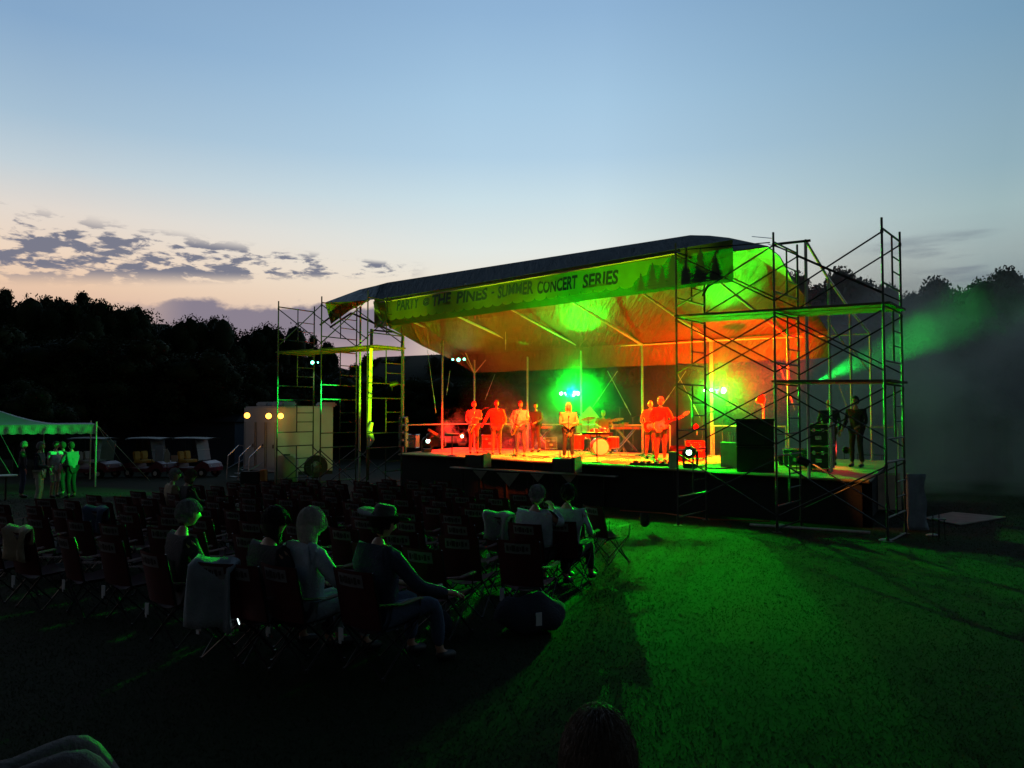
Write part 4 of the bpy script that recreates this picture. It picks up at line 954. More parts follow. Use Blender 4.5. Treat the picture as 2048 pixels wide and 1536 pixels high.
# nearest viewers, mostly outside the frame
p = at(1196, 1441, 1.98); person('round dark head of a seated viewer right in front of the camera, edge lit green', Vector((p.x, p.y, p.z-1.345)), RZ*.3, seated=True, seat=.47, shirt=dk, trousers=denim, hair=hairs['brown'], style='short', h=1.85, group=G_S, strands=9000)
person('legs in ripped jeans propped up at the lower left corner of the picture', Vector((-2.29, 3.22, -.03)), -1.25, seated=True, seat=.42, shirt=dk, trousers=cl('worn_jeans', (.15, .13, .12)), hair=hairs['dark'], group=G_S, arms=[((.25, -.14, .72), (.24, -.05, .52)), ((.25, -.14, .72), (.24, -.05, .52))],
       legs=[((.09, .05), (.13, .50, .66), (.10, .74, .16)), ((.09, .05), (.20, .44, .60), (.25, .66, .12))])

# ------------------------------------------------------------------ folding chairs
def make_chair():
    t = thing('folding_chair', 'x', 'folding chair'); T = MB
    for i, (sx, sy) in enumerate(((-1, -1), (1, -1), (-1, 1), (1, 1))):
        m = MB(); f = (sx*.27, sy*.22, .01)
        m.tube([f, (-sx*.26, sy*.235, .44 if sy > 0 else .40)], .0095, 5); m.tube([f, (sx*.275, -sy*.22, .42)], .0095, 5); m.lathe((f[0], f[1], 0), [(.02, 0), (.016, .03)], 6); m.build('leg', frame_m, t)
    for sx in (-1, 1):
        m = MB(); m.tube([(sx*.265, -.22, .38), (sx*.27, -.27, .60), (sx*.27, -.35, .91)], .0095, 5); m.build('back_post', frame_m, t)
        m = MB(); m.tube([(sx*.27, .22, .40), (sx*.28, .24, .61)], .0095, 5); m.build('arm_post', frame_m, t)
        m = MB(); m.sheet([[(sx*.25, .26, .615), (sx*.25, .0, .60), (sx*.25, -.29, .64)], [(sx*.315, .26, .615), (sx*.315, .0, .60), (sx*.315, -.29, .64)]]); m.sheet([[(sx*.25, .26, .60), (sx*.25, .0, .585), (sx*.25, -.29, .625)], [(sx*.315, .26, .60), (sx*.315, .0, .585), (sx*.315, -.29, .625)]]); m.build('armrest', redcloth, t)
    m = MB(); g = [[(x*.26, y, .42-.06*(1-x*x)+(.03 if y > .1 else 0)) for x in (-1, -.5, 0, .5, 1)] for y in (.23, .05, -.22)]; m.sheet(g); m.sheet([[(a, b, c-.006) for a, b, c in r] for r in g]); m.build('seat', redcloth, t, True)
    def bk(x, z, off=0): f = (z-.42)/.49; return (x*.268, -.24-.11*f-.05*(1-x*x)+off, z)
    zs_ = (.42, .55, .68, .80, .91); g = [[bk(x, z) for x in (-1, -.5, 0, .5, 1)] for z in zs_]; m = MB(); m.sheet(g); m.sheet([[(a, b-.008, c) for a, b, c in r] for r in g]); bk_ = m.build('backrest', redcloth, t, True)
    m = MB()
    for off in (-.013, .005): m.sheet([[bk(x, z, off) for x in (-.62, -.3, 0, .3, .62)] for z in (.775, .83, .885)])
    m.build('logo_band', printm, bk_)
    m = MB()
    r = random.Random(3)
    for x0, x1, za, zb in ((-.52, -.40, .80, .86), (-.34, -.28, .81, .85), (-.25, -.06, .80, .865), (-.02, .10, .80, .855), (.14, .20, .81, .85), (.24, .36, .80, .86), (.42, .52, .81, .85)):
        m.sheet([[bk(x0, z, -.0165), bk(x1, z, -.0165)] for z in (za, zb)])
    m.build('logo_print', inkm, bk_)
    m = MB(); m.box((-.24, -.285, .33), (.055, .006, .11), .2); m.box((-.245, -.29, .27), (.045, .006, .04), -.2); m.build('care_tag', tagm, t)
    return t
chair0 = make_chair(); used = [0]; NCH = [0]
def put_chair(x, y, rz, label, group='folding chairs set out in rows on the lawn'):
    c = chair0 if not used[0] else copy_tree(chair0); used[0] = 1; c.location = (x, y, gz(x, y)); c.rotation_euler = (0, 0, rz); c.scale = (.82, .88, .93); c['label'] = label; c['group'] = group; NCH[0] += 1; return c
who = ['grey-haired person in black', 'person beside the pale blanket', 'blonde person', 'person in the hat', 'curly-haired person in pale blue', 'dark-haired person in pale blue', 'left person of the far green-lit pair', 'right person of the far green-lit pair']
for (l, rz_), w in zip(SEATED, who):
    put_chair(l.x, l.y-.02, rz_, 'folding chair under the %s' % w)
XMAX = [680, 960, 1105, 1110, 1195, 1240, 1190, 1120, 1060, 1010, 985, 950, 925, 905, 890]
ylim = lambda x: float(np.interp(x, [0, 200, 450, 600, 900, 970, 1120, 1260], [1002, 984, 962, 955, 957, 972, 982, 990]))
O0 = at(745, 1113, 6.5); O0 = Vector((O0.x, O0.y, 0)); rj = random.Random(5)
for i in range(len(XMAX)):
    o_ = O0+RV*.94*i; num = 0
    for j in range(14, -30, -1):
        p = o_+RU*(.74*j+.15*math.sin(i*2.3))+Vector((rj.uniform(-.06, .06), rj.uniform(-.06, .06), 0))
        q = px_of((p.x, p.y, gz(p.x, p.y)+.85)); 
        if p.y < 4 or q[0] > XMAX[i] or q[0] < -30 or q[1] < ylim(q[0]): continue
        if any((l-p).to_2d().length < .62 for l, _ in SEATED): continue
        if i == 0 and q[0] > 330 and q[0] < 700: continue
        num += 1
        put_chair(p.x, p.y, RZ+rj.gauss(0, .09), 'empty red folding chair, %s from the right end of the %s row from the camera' % (ordn(num), ordn(i+1)))
put_chair(at(1218, 1090, 11.6).x, 11.6, RZ-.5, 'single folding chair turned aside at the right front corner of the seats')
# blanket over the second chair
p = at(478, 1085, 6.6); bm_ = mat('blanket', (.20, .24, .26), .95, 0, .2, 4, .5, 60)
m = MB(); g = []
for i in range(11):
    s = i/10; rowp = []
    for j in range(13):
        u = j/12; x = (s-.5)*.50; f = abs(u-.42)
        z = .93-max(0, u-.42)*1.02-max(0, .42-u)*.75+.012*math.sin(s*9+u*3); y = (-.33-(.05+.04*math.sin(s*7)) if u > .42 else -.26+(.42-u)*.1)+.02*math.sin(s*14+u*5)
        rowp.append((x*(1+.15*u), y, z))
    g.append(rowp)
m.sheet(g); o = m.build('blanket', bm_, None, True); o.location = (p.x, p.y+.0, gz(p.x, p.y)); o.rotation_euler = (0, 0, RZ+.1); o.scale = (.86, .9, .95); sd = o.modifiers.new('s', 'SOLIDIFY'); sd.thickness = .02
tag(o, 'pale grey blanket draped over a chair back beside the dark-haired person', 'blanket')
put_chair(p.x, p.y+.02, RZ+.1, 'folding chair hidden under the pale grey blanket')
rows_ = [c for c in bpy.data.objects if c.get('label', '').startswith('empty red') and c.location.y < 13]
rq = random.Random(12); rows_.sort(key=lambda c: (round(c.location.y, 3), c.location.x))
for i, c in enumerate(rq.sample(rows_, 12)):
    mt = [cl('navy', 0), cl('grey', 0), cl('khaki', 0), cl('pale_blue', 0)][i % 4] if False else [navy, grey, khaki, denim][i % 4]; seatlab = c['label'].replace('empty red folding chair, ', '').replace(' from the camera', '')
    if i % 3 == 0:
        g = []
        for a_ in range(9):
            s_ = a_/8; rowp = []
            for j in range(9):
                u = j/8; rowp.append(((s_-.5)*(.42+.08*math.sin(u*6)), (-.37-.03*math.sin(s_*9) if u > .4 else -.30)+.015*math.sin(s_*15+u*6), .93-max(0, u-.4)*.62-max(0, .4-u)*.5+.012*math.sin(s_*11)))
            g.append(rowp)
        m = MB(); m.sheet(g); o = m.build('jacket', mt, None, True); o.location = c.location; o.rotation_euler = c.rotation_euler; sd = o.modifiers.new('s', 'SOLIDIFY'); sd.thickness = .02
        tag(o, 'jacket hung over the chair %s' % seatlab, 'jacket', 'jackets left on chairs')
    else:
        t = thing('shoulder_bag', 'bag under the chair %s' % seatlab, 'bag', c.location, rq.uniform(0, 3), 'bags under the chairs'); m = MB(); m.ball((0, 0, .11), .15, 12, (1.2, .7, .75)); o = m.build('bag_body', mt, t, True); m = MB(); m.tube([(-.12, 0, .18), (0, .02, .30), (.12, 0, .18)], .008, 5); m.build('handle', black, t)
# bag heap at the end of the near rows
p = on_ground(1060, 1262); t = thing('tote_bag', 'dark bag slumped on the grass at the end of the second row', 'bag', p, .3)
m = MB(); m.ball((0, 0, .16), .26, 16, (1.4, .8, .68)); o = m.build('bag_body', cl('bag', (.03, .035, .05)), t, True)
for v in o.data.vertices: v.co += Vector((0, 0, .03*math.sin(v.co.x*19)+.02*math.cos(v.co.y*23))); v.co.z = max(v.co.z, 0)
m = MB(); m.tube([(-.2, 0, .27), (-.1, .05, .40), (.12, .06, .38), (.2, 0, .27)], .012, 6); m.build('handle', black, t)
m = MB(); m.box((.02, -.2, .16), (.06, .01, .12), .1); m.build('care_tag', tagm, t)
# white programme held by the person in the hat
p = at(872, 1178, 6.62); m = MB(); m.box((0, 0, 0), (.13, .10, .006), Matrix.Rotation(.5, 3, 'X') @ Matrix.Rotation(.3, 3, 'Z')); o = m.build('paper_cup_holder', white); o.name = 'programme'; o.location = p
tag(o, 'white folded programme in the hand of the person with the hat', 'programme')

# ------------------------------------------------------------------ instruments and stage gear
GI = 'instruments and stands on the stage'
def sax(loc, rz, label, flip=1, sc=1.):
    t = thing('saxophone', label, 'saxophone', loc, rz, 'saxophones'); f = flip
    m = MB(); m.tube([(0, .13, 1.50*sc), (0, .20, 1.47*sc), (.03*f, .26, 1.40*sc), (.05*f, .27, 1.34*sc)], [.010, .012, .014, .015], 8); m.build('neck', brass, t, True)
    m = MB(); m.tube([(.05*f, .27, 1.34*sc), (.12*f, .27, 1.10*sc), (.20*f, .27, .86*sc), (.23*f, .28, .79*sc), (.20*f, .32, .74*sc), (.15*f, .36, .78*sc), (.10*f, .38, .90*sc), (.06*f, .40, .98*sc), (.03*f, .43, 1.03*sc)],
           [.018, .026, .036, .040, .044, .048, .055, .068, .092], 10); m.build('horn_body', brass, t, True)
    m = MB()
    for i in range(6): m.lathe((.08*f+.022*f*i, .31, 1.22*sc-.065*i), [(.017, 0), (.017, .012)], 8, (0, 1, 0))
    m.tube([(.07*f, .305, 1.28*sc), (.19*f, .30, .86*sc)], .005, 5); m.build('keywork', brass, t)
    m = MB(); m.box((0, .115, 1.503*sc), (.014, .05, .012)); m.build('mouthpiece', black, t)
    return t
a = dk_at(948, 907); sax(a, PI+.15, 'saxophone of the player at the far left', 1)
a = dk_at(1041, 913); sax(a, PI-.2, 'saxophone held low across the body by the player in pale sleeves', 1, .97)
def guitar(loc, rz, label, z, tilt, body, y=.2, L=1.):
    t = thing('electric_guitar', label, 'guitar', loc, rz, 'electric guitars'); Mx = Matrix.Translation((.06, y, z)) @ Matrix.Rotation(tilt, 4, 'Y')
    # local: neck towards -x ; thickness along y
    out = [(.22, .0), (.20, .12), (.10, .165), (.0, .12), (-.08, .125), (-.17, .17), (-.13, .08), (-.14, .0), (-.15, -.10), (-.08, -.145), (.0, -.115), (.10, -.165), (.20, -.12)]
    Mp = Mx @ Matrix(((1, 0, 0, 0), (0, 0, 1, 0), (0, 1, 0, 0), (0, 0, 0, 1)))
    m = MB(); m.prism(out, -.02, .022, Mp); m.build('guitar_body', body, t)
    m = MB(); m.prism([(x*.55, y_*.55) for x, y_ in out], .0225, .027, Mp); m.build('pickguard', white, t)
    m = MB(); m.prism([(-.10, -.024), (-.10, .024), (-.66*L, .02), (-.66*L, -.02)], .010, .032, Mp); m.build('guitar_neck', plank, t)
    m = MB(); m.prism([(-.66*L, -.025), (-.66*L, .025), (-.74*L, .05), (-.86*L, .03), (-.86*L, -.01), (-.76*L, -.04)], .008, .026, Mp); m.build('headstock', body, t)
    m = MB()
    for i in range(5): m.lathe(Mp @ Vector((-.70*L-.032*i, .055, .015)), [(.007, 0), (.007, .02)], 6, Mp.to_3x3() @ Vector((0, 1, 0)))
    m.build('tuning_pegs', chrome, t)
    m = MB(); m.tube([Mp @ Vector((.2, 0, -.0)), Vector((.22, -.05, z+.30)), Vector((.0, -.1, z+.44)), Vector((-.16, .0, z+.38)), Mp @ Vector((-.15, .1, 0))], .012, 4); m.build('strap', black, t)
a = dk_at(1301, 917); guitar(a, PI+.1, 'dark bass guitar of the bald player, angled behind the front guitarist', 1.0, .25, mat('dark_red_lacquer', (.2, .03, .02), .3, 0, .1, 4), .22, 1.15)
a = dk_at(1322, 924); guitar(a, PI+.15, 'pale electric guitar held by the front guitarist, neck up to the right', 1.05, .42, mat('cream_lacquer', (.6, .5, .3), .3, 0, .1, 4), .23, 1.05)
def mic_stand(loc, h, label, tx=0., ty=.3, boom=True, base='tripod', rz=0):
    t = thing('microphone_stand', label, 'microphone stand', loc, rz, 'microphone stands')
    m = MB(); m.tube([(0, 0, .05), (0, 0, h)], .011, 6); m.build('shaft', chrome, t)
    m = MB()
    for i in range(3): a_ = i*2.094; m.tube([(0, 0, .12), (math.cos(a_)*.3, math.sin(a_)*.3, .012)], .010, 5)
    m.build('tripod_base', black, t)
    tip = Vector((tx, ty, h+.12)) if boom else Vector((0, 0, h))
    if boom: m = MB(); m.tube([(-tx*.3, -ty*.3, h-.04), tip], .008, 5); m.build('boom', black, t)
    m = MB(); d = Vector((tx, ty, .02)) if boom else Vector((0, -.1, .05)); d.normalize(); m.tube([tip, tip+d*.13], [.012, .017], 8); m.ball(tip+d*.15, .026, 8); m.build('microphone', black, t)
mic_stand(dk_at(1137, 922), 1.22, 'straight microphone stand gripped by the singer', boom=False)
mic_stand(dk_at(1034, 914), 1.35, 'microphone stand in front of the pale-sleeved saxophone player', -.1, .2, True)
mic_stand(dk_at(960, 905), 1.45, 'tall microphone stand between the two leftmost musicians', .16, .02, True)
mic_stand(dk_at(1290, 913), 1.45, 'boom microphone stand pointing at the bald bass player', .3, .05, True)
mic_stand(dk_at(1266, 905), 1.25, 'boom microphone stand right of the drum kit leaning right', .35, .0, True)
mic_stand(dk_at(1240, 903), 1.62, 'tall microphone stand behind the keyboard with a level boom', -.45, .0, True)
mic_stand(dk_at(1190, 905), 1.0, 'short microphone stand over the snare drum', .2, .1, True)
mic_stand(dk_at(1405, 915), 1.3, 'thin microphone stand behind the right hand amplifier', .2, .0, True)
mic_stand(dk_at(1445, 912), 1.55, 'microphone stand in front of the rail right of the amplifier', .1, .0, True)
def music_stand(loc, h, w, label, rz=0, tilt=.15):
    t = thing('music_stand', label, 'music stand', loc, rz, 'music stands at the stage edge')
    m = MB(); m.tube([(0, 0, .02), (0, 0, h)], .018, 7); m.build('shaft', black, t)
    m = MB(); m.lathe((0, 0, 0), [(.15, 0), (.14, .02), (.02, .035)], 14); m.build('base', black, t)
    m = MB(); m.box((0, 0, h+.03), (w, .34, .02), Matrix.Rotation(tilt, 3, 'X')); m.box((0, -.16, h+.02), (w, .02, .06)); m.build('tray', black, t)
    m = MB(); m.box((-w*.2, 0, h+.047), (.22, .28, .006), Matrix.Rotation(tilt, 3, 'X')); m.box((w*.2, .01, h+.047), (.22, .28, .006), Matrix.Rotation(tilt, 3, 'X')); m.build('sheet_music', mat('paper', (.6, .58, .52), .8, 0, .1, 5), t)
music_stand(dk_at(904, 911), .66, .46, 'low black music stand at the left front edge of the stage')
music_stand(dk_at(1194, 925), .80, .86, 'wide black stand tray at the stage edge in front of the drums', tilt=.05)
# drum kit
t = thing('drum_kit', 'drum kit with red shells, cymbals and chrome stands around the drummer', 'drum kit', dk_at(1195, 910), PI+.1, GI)
shell = mat('red_shell', (.30, .03, .02), .3, 0, .15, 4); headm = mat('drum_head', (.7, .66, .6), .6, 0, .08, 4); cym = mat('cymbal', (.75, .55, .2), .28, 1, .1, 20)
def drum(c, r, h, ax, nm):
    m = MB(); m.lathe(c, [(r*.98, -h/2), (r, -h/2+.01), (r, h/2-.01), (r*.98, h/2)], 20, ax); d = m.build(nm, shell, t)
    a_ = Vector(ax).normalized()
    for sgn in (1, -1):
        m = MB(); m.lathe(Vector(c)+a_*(h/2+.001)*sgn, [(r*.93, -.003), (r*.93, .003)], 20, ax); m.build('drum_head', headm, d)
    m = MB()
    for sgn in (1, -1): m.lathe(Vector(c)+a_*(h/2-.012)*sgn, [(r*1.03, -.012), (r*1.04, 0), (r*1.03, .012)], 20, ax)
    m.build('hoop', chrome, d)
drum((.0, .30, .29), .28, .42, (0, 1, .0), 'bass_drum'); drum((.40, .05, .62), .18, .15, (0, -.1, 1), 'snare_drum'); drum((.16, .28, .76), .15, .20, (.1, -.35, 1), 'rack_tom'); drum((-.18, .28, .76), .16, .22, (-.1, -.35, 1), 'rack_tom')
drum((-.52, .0, .42), .21, .38, (0, 0, 1), 'floor_tom'); drum((.66, .12, .44), .18, .5, (0, 0, 1), 'conga_drum')
for x, y, z, r, nm in ((.75, .2, 1.02, .21, 'hi_hat'), (.40, .45, 1.22, .24, 'crash_cymbal'), (-.55, .35, 1.18, .26, 'ride_cymbal'), (-.85, .1, 1.05, .19, 'splash_cymbal')):
    m = MB(); m.lathe((x, y, z), [(r, -.012), (r*.5, .0), (.04, .008), (.03, .028), (.005, .032)], 22, (.12, -.25, 1)); c = m.build(nm, cym, t)
    m = MB(); m.tube([(x, y, .1), (x, y, z+.05)], .010, 6)
    for i in range(3): m.tube([(x, y, .28), (x+math.cos(i*2.1)*.22, y+math.sin(i*2.1)*.22, .01)], .008, 5)
    m.build('cymbal_stand', chrome, c)
m = MB(); m.lathe((0, -.38, .5), [(.16, 0), (.17, .04), (.15, .09)], 14); m.tube([(0, -.38, 0), (0, -.38, .5)], .02, 6); m.build('drum_stool', black, t)
# keyboards
def keyboard(loc, rz, label, w=1.15):
    t = thing('keyboard', label, 'keyboard', loc, rz, GI)
    m = MB(); m.box((0, 0, .86), (w, .30, .09), None, .01); kb = m.build('key_case', mat('red_case', (.35, .05, .03), .4, 0, .1, 4), t)
    m = MB(); m.box((0, .06, .908), (w*.92, .14, .006)); m.build('white_keys', headm, kb)
    m = MB()
    for i in range(24): m.box((-w*.44+i*w*.038, .03, .915), (.012, .08, .012))
    m.build('black_keys', black, kb)
    for sg in (-1, 1):
        m = MB(); m.tube([(sg*.38, -.15, .02), (-sg*.34, -.12, .82)], .018, 6); m.tube([(sg*.38, .18, .02), (-sg*.34, .14, .82)], .018, 6); m.tube([(sg*.38, -.2, .02), (sg*.38, .24, .02)], .02, 6); m.build('cross_leg', chrome, t)
keyboard(dk_at(1252, 903), PI+.1, 'red-lit keyboard on a crossed stand right of the drummer', 1.25)
keyboard(dk_at(1085, 899), PI-.4, 'keyboard on crossed legs behind the musician in black', 1.0)
# cases, amps, crates
def flight_case(loc, rz, w, d, h, label, body, rims=chrome, stack=1, handles=True, group='road cases and amplifiers', name='road_case', cat='road case'):
    t = thing(name, label, cat, loc, rz, group)
    for s_ in range(stack):
        z0_ = s_*(h+.02)+.06
        m = MB(); m.box((0, 0, z0_+h/2), (w, d, h), None, .012); c = m.build('case_body' if stack == 1 else 'case_body', body, t)
        m = MB(); r = .016
        for x in (-w/2, w/2):
            for y in (-d/2, d/2): m.tube([(x, y, z0_), (x, y, z0_+h)], r, 5)
            for zz in (z0_, z0_+h): m.tube([(x, -d/2, zz), (x, d/2, zz)], r, 5)
        for y in (-d/2, d/2):
            for zz in (z0_, z0_+h, z0_+h*.72): m.tube([(-w/2, y, zz), (w/2, y, zz)], r*.8, 5)
        m.build('metal_edging', rims, c)
        m = MB()
        for x in (-w/2, w/2):
            for y in (-d/2, d/2):
                for zz in (z0_, z0_+h): m.ball((x, y, zz), .028, 8)
        m.build('ball_corners', rims, c)
        m = MB()
        for x in (-w*.22, w*.22): m.box((x, -d/2-.008, z0_+h*.72), (.07, .014, .09))
        m.box((0, -d/2-.008, z0_+h*.36), (.14, .012, .09)); m.build('latch', rims, c)
    m = MB()
    for x in (-w*.4, w*.4):
        for y in (-d*.4, d*.4): m.lathe((x-.015, y, .032), [(.03, 0), (.03, .03)], 10, (1, 0, 0))
    m.build('caster', rubber, t)
    return t
blkcase = mat('case_black', (.03, .03, .03), .5, 0, .2, 4); redc_ = mat('amp_red', (.30, .05, .04), .6, 0, .2, 5, .2, 60); grncase = mat('case_grey', (.26, .28, .26), .55, 0, .15, 5)
flight_case(deck(826, 898), -.2, .36, .5, .50, 'upright grey road case with latches beside the line array, lit green', grncase)
flight_case(deck(1643, 940), -.60, .46, .55, .52, 'two dark road cases stacked with shiny red-lit edges at the right of the stage', blkcase, stack=2)
flight_case(deck(1598, 934), -.6, .62, .5, .40, 'low dark rack case with blue drawers left of the stacked cases', mat('case_blue', (.05, .06, .14), .5, 0, .2, 4))
flight_case(deck(980, 899), .0, .6, .45, .5, 'black road case on the deck behind the left musicians', blkcase)
flight_case(deck(1102, 900), .0, .42, .4, .42, 'green-lit small black case behind the singer on the left', blkcase)
a = flight_case(deck(1391, 918), -.2, .60, .32, .50, 'red-lit guitar amplifier with panel knobs and a name across the grille', redc_, name='guitar_amplifier', cat='amplifier')
m = MB()
for i in range(7): m.lathe((-.22+i*.06, -.175, .51), [(.014, 0), (.012, .016)], 8, (0, -1, 0))
m.build('knobs', white, a)
m = MB(); [m.box((-.17+.058*i, -.176, .27), (.034, .006, .045 if i % 2 else .055)) for i in range(7)]; m.build('name_plate', mat('plate_silver', (.6, .5, .45), .4, 0, .1, 5), a)
t = thing('speaker_monitor', 'black wedge monitor tilted beside the red amplifier', 'speaker', deck(1358, 921), PI-.4, 'floor monitors')
m = MB(); m.prism([(-.22, 0), (.2, 0), (.22, .18), (-.02, .42), (-.2, .40)], -.26, .26, Matrix(((0, 0, 1, 0), (1, 0, 0, 0), (0, 1, 0, 0), (0, 0, 0, 1)))); m.build('cabinet', black, t)
m = MB(); m.box((0, .10, .31), (.46, .34, .012), Matrix.Rotation(-.79, 3, 'X')); m.build('grille', MATS['speaker_grille'], t)
for px, py, w, lab in ((1346, 935, .2, 'upright pale box at the stage edge in front of the guitarist'), (1452, 932, .26, 'red-lit waste bin under the bottles right of the amplifier'), (1468, 934, .2, 'green-lit upright box touching the big black speaker stack')):
    t = thing('equipment_box', lab, 'box', deck(px, py), -.3, 'upright boxes near the stage edge'); h_ = .38 if px == 1346 else .60
    m = MB(); m.box((0, 0, h_/2), (w, .24, h_), None, .01); m.build('box_body', mat('pale_box', (.42, .42, .36), .6, 0, .2, 4), t); m = MB(); m.box((0, 0, h_+.012), (w*1.06, .26, .02), None, .005); m.build('box_lid', mat('pale_lid', (.5, .5, .42), .6, 0, .2, 4), t)
for i, (px, py, Y) in enumerate([(1458, 883, 20.1), (1463, 883, 19.95), (1471, 882, 19.9), (1033, 912, 0), (1028, 911, 0), (1120, 918, 0)]):
    p = at(px, py, Y) if Y else deck(px, py-1); m = MB(); m.lathe((0, 0, 0), [(.032, 0), (.034, .01), (.034, .14), (.014, .185), (.014, .21)], 10); t = thing('water_bottle', ['left bottle on the bin', 'middle bottle on the bin', 'right bottle on the green-lit box', 'taller bottle at the feet of the pale-sleeved player', 'second bottle left at the same feet', 'bottle by the feet of the singer'][i], 'bottle', p, 0, 'water bottles'); m.build('bottle_body', mat('bottle_plastic', (.6, .65, .6), .2, 0, .05, 4), t); m = MB(); m.lathe((0, 0, .21), [(.016, 0), (.016, .02)], 8); m.build('cap', white, t)
# big subwoofer stack
t = thing('speaker_stack', 'large black speaker stack with cloth fronts at the right front of the stage', 'speaker stack', deck(1511, 944), -.28)
for i in range(2):
    m = MB(); m.box((0, .3, .30+i*.60), (.84, .62, .59), None, .01); c = m.build('cabinet', black, t); m = MB(); m.box((0, -.018, .30+i*.60), (.78, .016, .52)); m.build('grille', MATS['speaker_grille'], c)
m = MB(); m.box((.02, .3, 1.225), (.9, .55, .05), None, .01); m.build('top_rack', black, t)
m = MB(); m.box((0, -.03, .605), (.8, .01, .012)); m.box((0, -.03, 1.195), (.86, .01, .012)); m.build('trim_strip', scaf, t)
# line array at the left end
t = thing('line_array', 'hanging column of four small green-lit line array speakers at the left stage end', 'speaker', at(804, 897, 26.6), -.3)
m = MB(); m.tube([(-.12, .05, -.1), (-.12, .05, 1.15)], .025, 6); m.build('mast', scaf, t)
for i in range(4):
    z = .16+.27*i; m = MB(); m.box((.03, .05, z), (.26, .24, .22), Matrix.Rotation(.06*i, 3, 'X'), .01); c = m.build('speaker_module', grncase, t); m = MB(); m.box((.05, -.08, z), (.13, .012, .13)); m.build('horn', black, c)
# moving heads and floor lamps
def moving_head(loc, rz, label, em, r=.12, tilt=0.):
    t = thing('moving_head_light', label, 'stage light', loc, rz, 'stage lights on the deck')
    m = MB(); m.box((0, 0, -.34), (.32, .26, .12), None, .02); m.build('base', black, t)
    for s in (-1, 1): m = MB(); m.box((s*.17, 0, -.14), (.035, .12, .34), None, .01); m.build('yoke', black, t)
    m = MB(); m.lathe((0, 0, 0), [(.05, -.18), (.12, -.14), (.15, 0), (.15, .10), (r*1.05, .125)], 16, (0, -1, 0)); hd = m.build('lamp_head', black, t, True)
    m = MB(); m.ball((0, -.128, 0), r*.9, 14, (1, .25, 1)); m.build('lens', em, hd)
moving_head(LH1, .5, 'round black stage light glowing green at the left front of the deck', lampw, .075)
moving_head(LH2, -.5, 'round black stage light glowing green behind the right tower', lampw, .07)
moving_head(RED1, .1, 'stage light glowing red behind the left music stand', lampr, .07)
def led_bar(b, label, wts):
    t = thing('led_bar', label, 'stage light', b, 0, 'green light bars clamped to the rear poles')
    m = MB(); m.box((0, .06, 0), (.86, .10, .09), None, .01); m.build('housing', black, t)
    m = MB(); m.tube([(.3, .1, -.05), (.38, .25, -.1)], .02, 6); m.build('clamp', scaf, t)
    for i, w in enumerate(wts): m = MB(); m.ball((-.30+.2*i, -.02, 0), w, 10, (1, .5, 1)); m.build('led_cell', lampw, t)
led_bar(BAR1, 'light bar with four white-green cells above the singer, brightest of all', (.05, .07, .11, .06)); led_bar(BAR2, 'light bar with four green cells on the pole behind the right tower', (.04, .045, .05, .085))
# low gear at the left of the deck
t = thing('equipment_cart', 'low brown wooden box with clutter behind the left green stage light', 'box', deck(870, 893), 0, 'low boxes on the left of the deck'); m = MB(); m.box((0, 0, .2), (.9, .5, .38), None, .01); m.build('box_body', plank, t); m = MB(); m.box((-.1, 0, .47), (.5, .34, .14), .2, .01); m.build('upper_box', khaki, t)
t = thing('conga_stand_tray', 'tilted tray lamp on a short stand left of the first pole', 'stand', deck(866, 897), .2); m = MB(); m.tube([(0, 0, 0), (0, 0, .55)], .015, 6); m.build('shaft', black, t); m = MB(); m.box((-.02, 0, .66), (.42, .2, .10), Matrix.Rotation(.55, 3, 'Y'), .01); m.build('tray', orng, t)
t.name = 'tilted_tray'
for px, py, Y, lab, s in ((1521, 800, 22, 'red-lit round fan head on a tall thin stand above the black speaker stack', 1.), (1391, 855, 20.6, 'small red-lit shield shaped light on top of the guitar amplifier', .62)):
    t = thing('shade_lamp', lab, 'lamp', at(px, py, Y), .1, 'red lit lamp heads'); m = MB(); m.prism([(-.15*s, -.02*s), (-.10*s, .06*s), (.03*s, .16*s), (.09*s, .12*s), (.12*s, .0), (.08*s, -.11*s), (-.04*s, -.09*s)], -.04, .04, Matrix(((1, 0, 0, 0), (0, 0, 1, 0), (0, 1, 0, 0), (0, 0, 0, 1)))); m.build('shade', mat('red_shade', (.65, .05, .03), .5, 0, .1, 5), t)
    m = MB(); m.tube([(.04*s, 0, -.1*s), (.08*s, 0, -.2*s), (.06*s, 0, -(1.5 if s == 1 else .2))], .016, 6); m.build('stem', pole_m, t)
    if s == 1: point('red_head_fill', at(px-10, py+20, Y-.5), RED, 6, .05)
# orange peaked backdrop behind the drums
t = thing('peaked_shade', 'orange-lit cloth with a pointed top hanging behind the drummer', 'backdrop', at(1180, 850, 28.6), -.35); m = MB(); m.prism([(-.55, -.3), (.35, -.3), (.38, .25), (.0, .72), (-.42, .30)], -.01, .01, Matrix(((1, 0, 0, 0), (0, 0, 1, 0), (0, 1, 0, 0), (0, 0, 0, 1)))); m.build('cloth', cl('canvas', (.6, .42, .26)), t); m = MB(); m.tube([(0, .03, .7), (0, .03, -1.)], .015, 5); m.build('prop', pole_m, t)
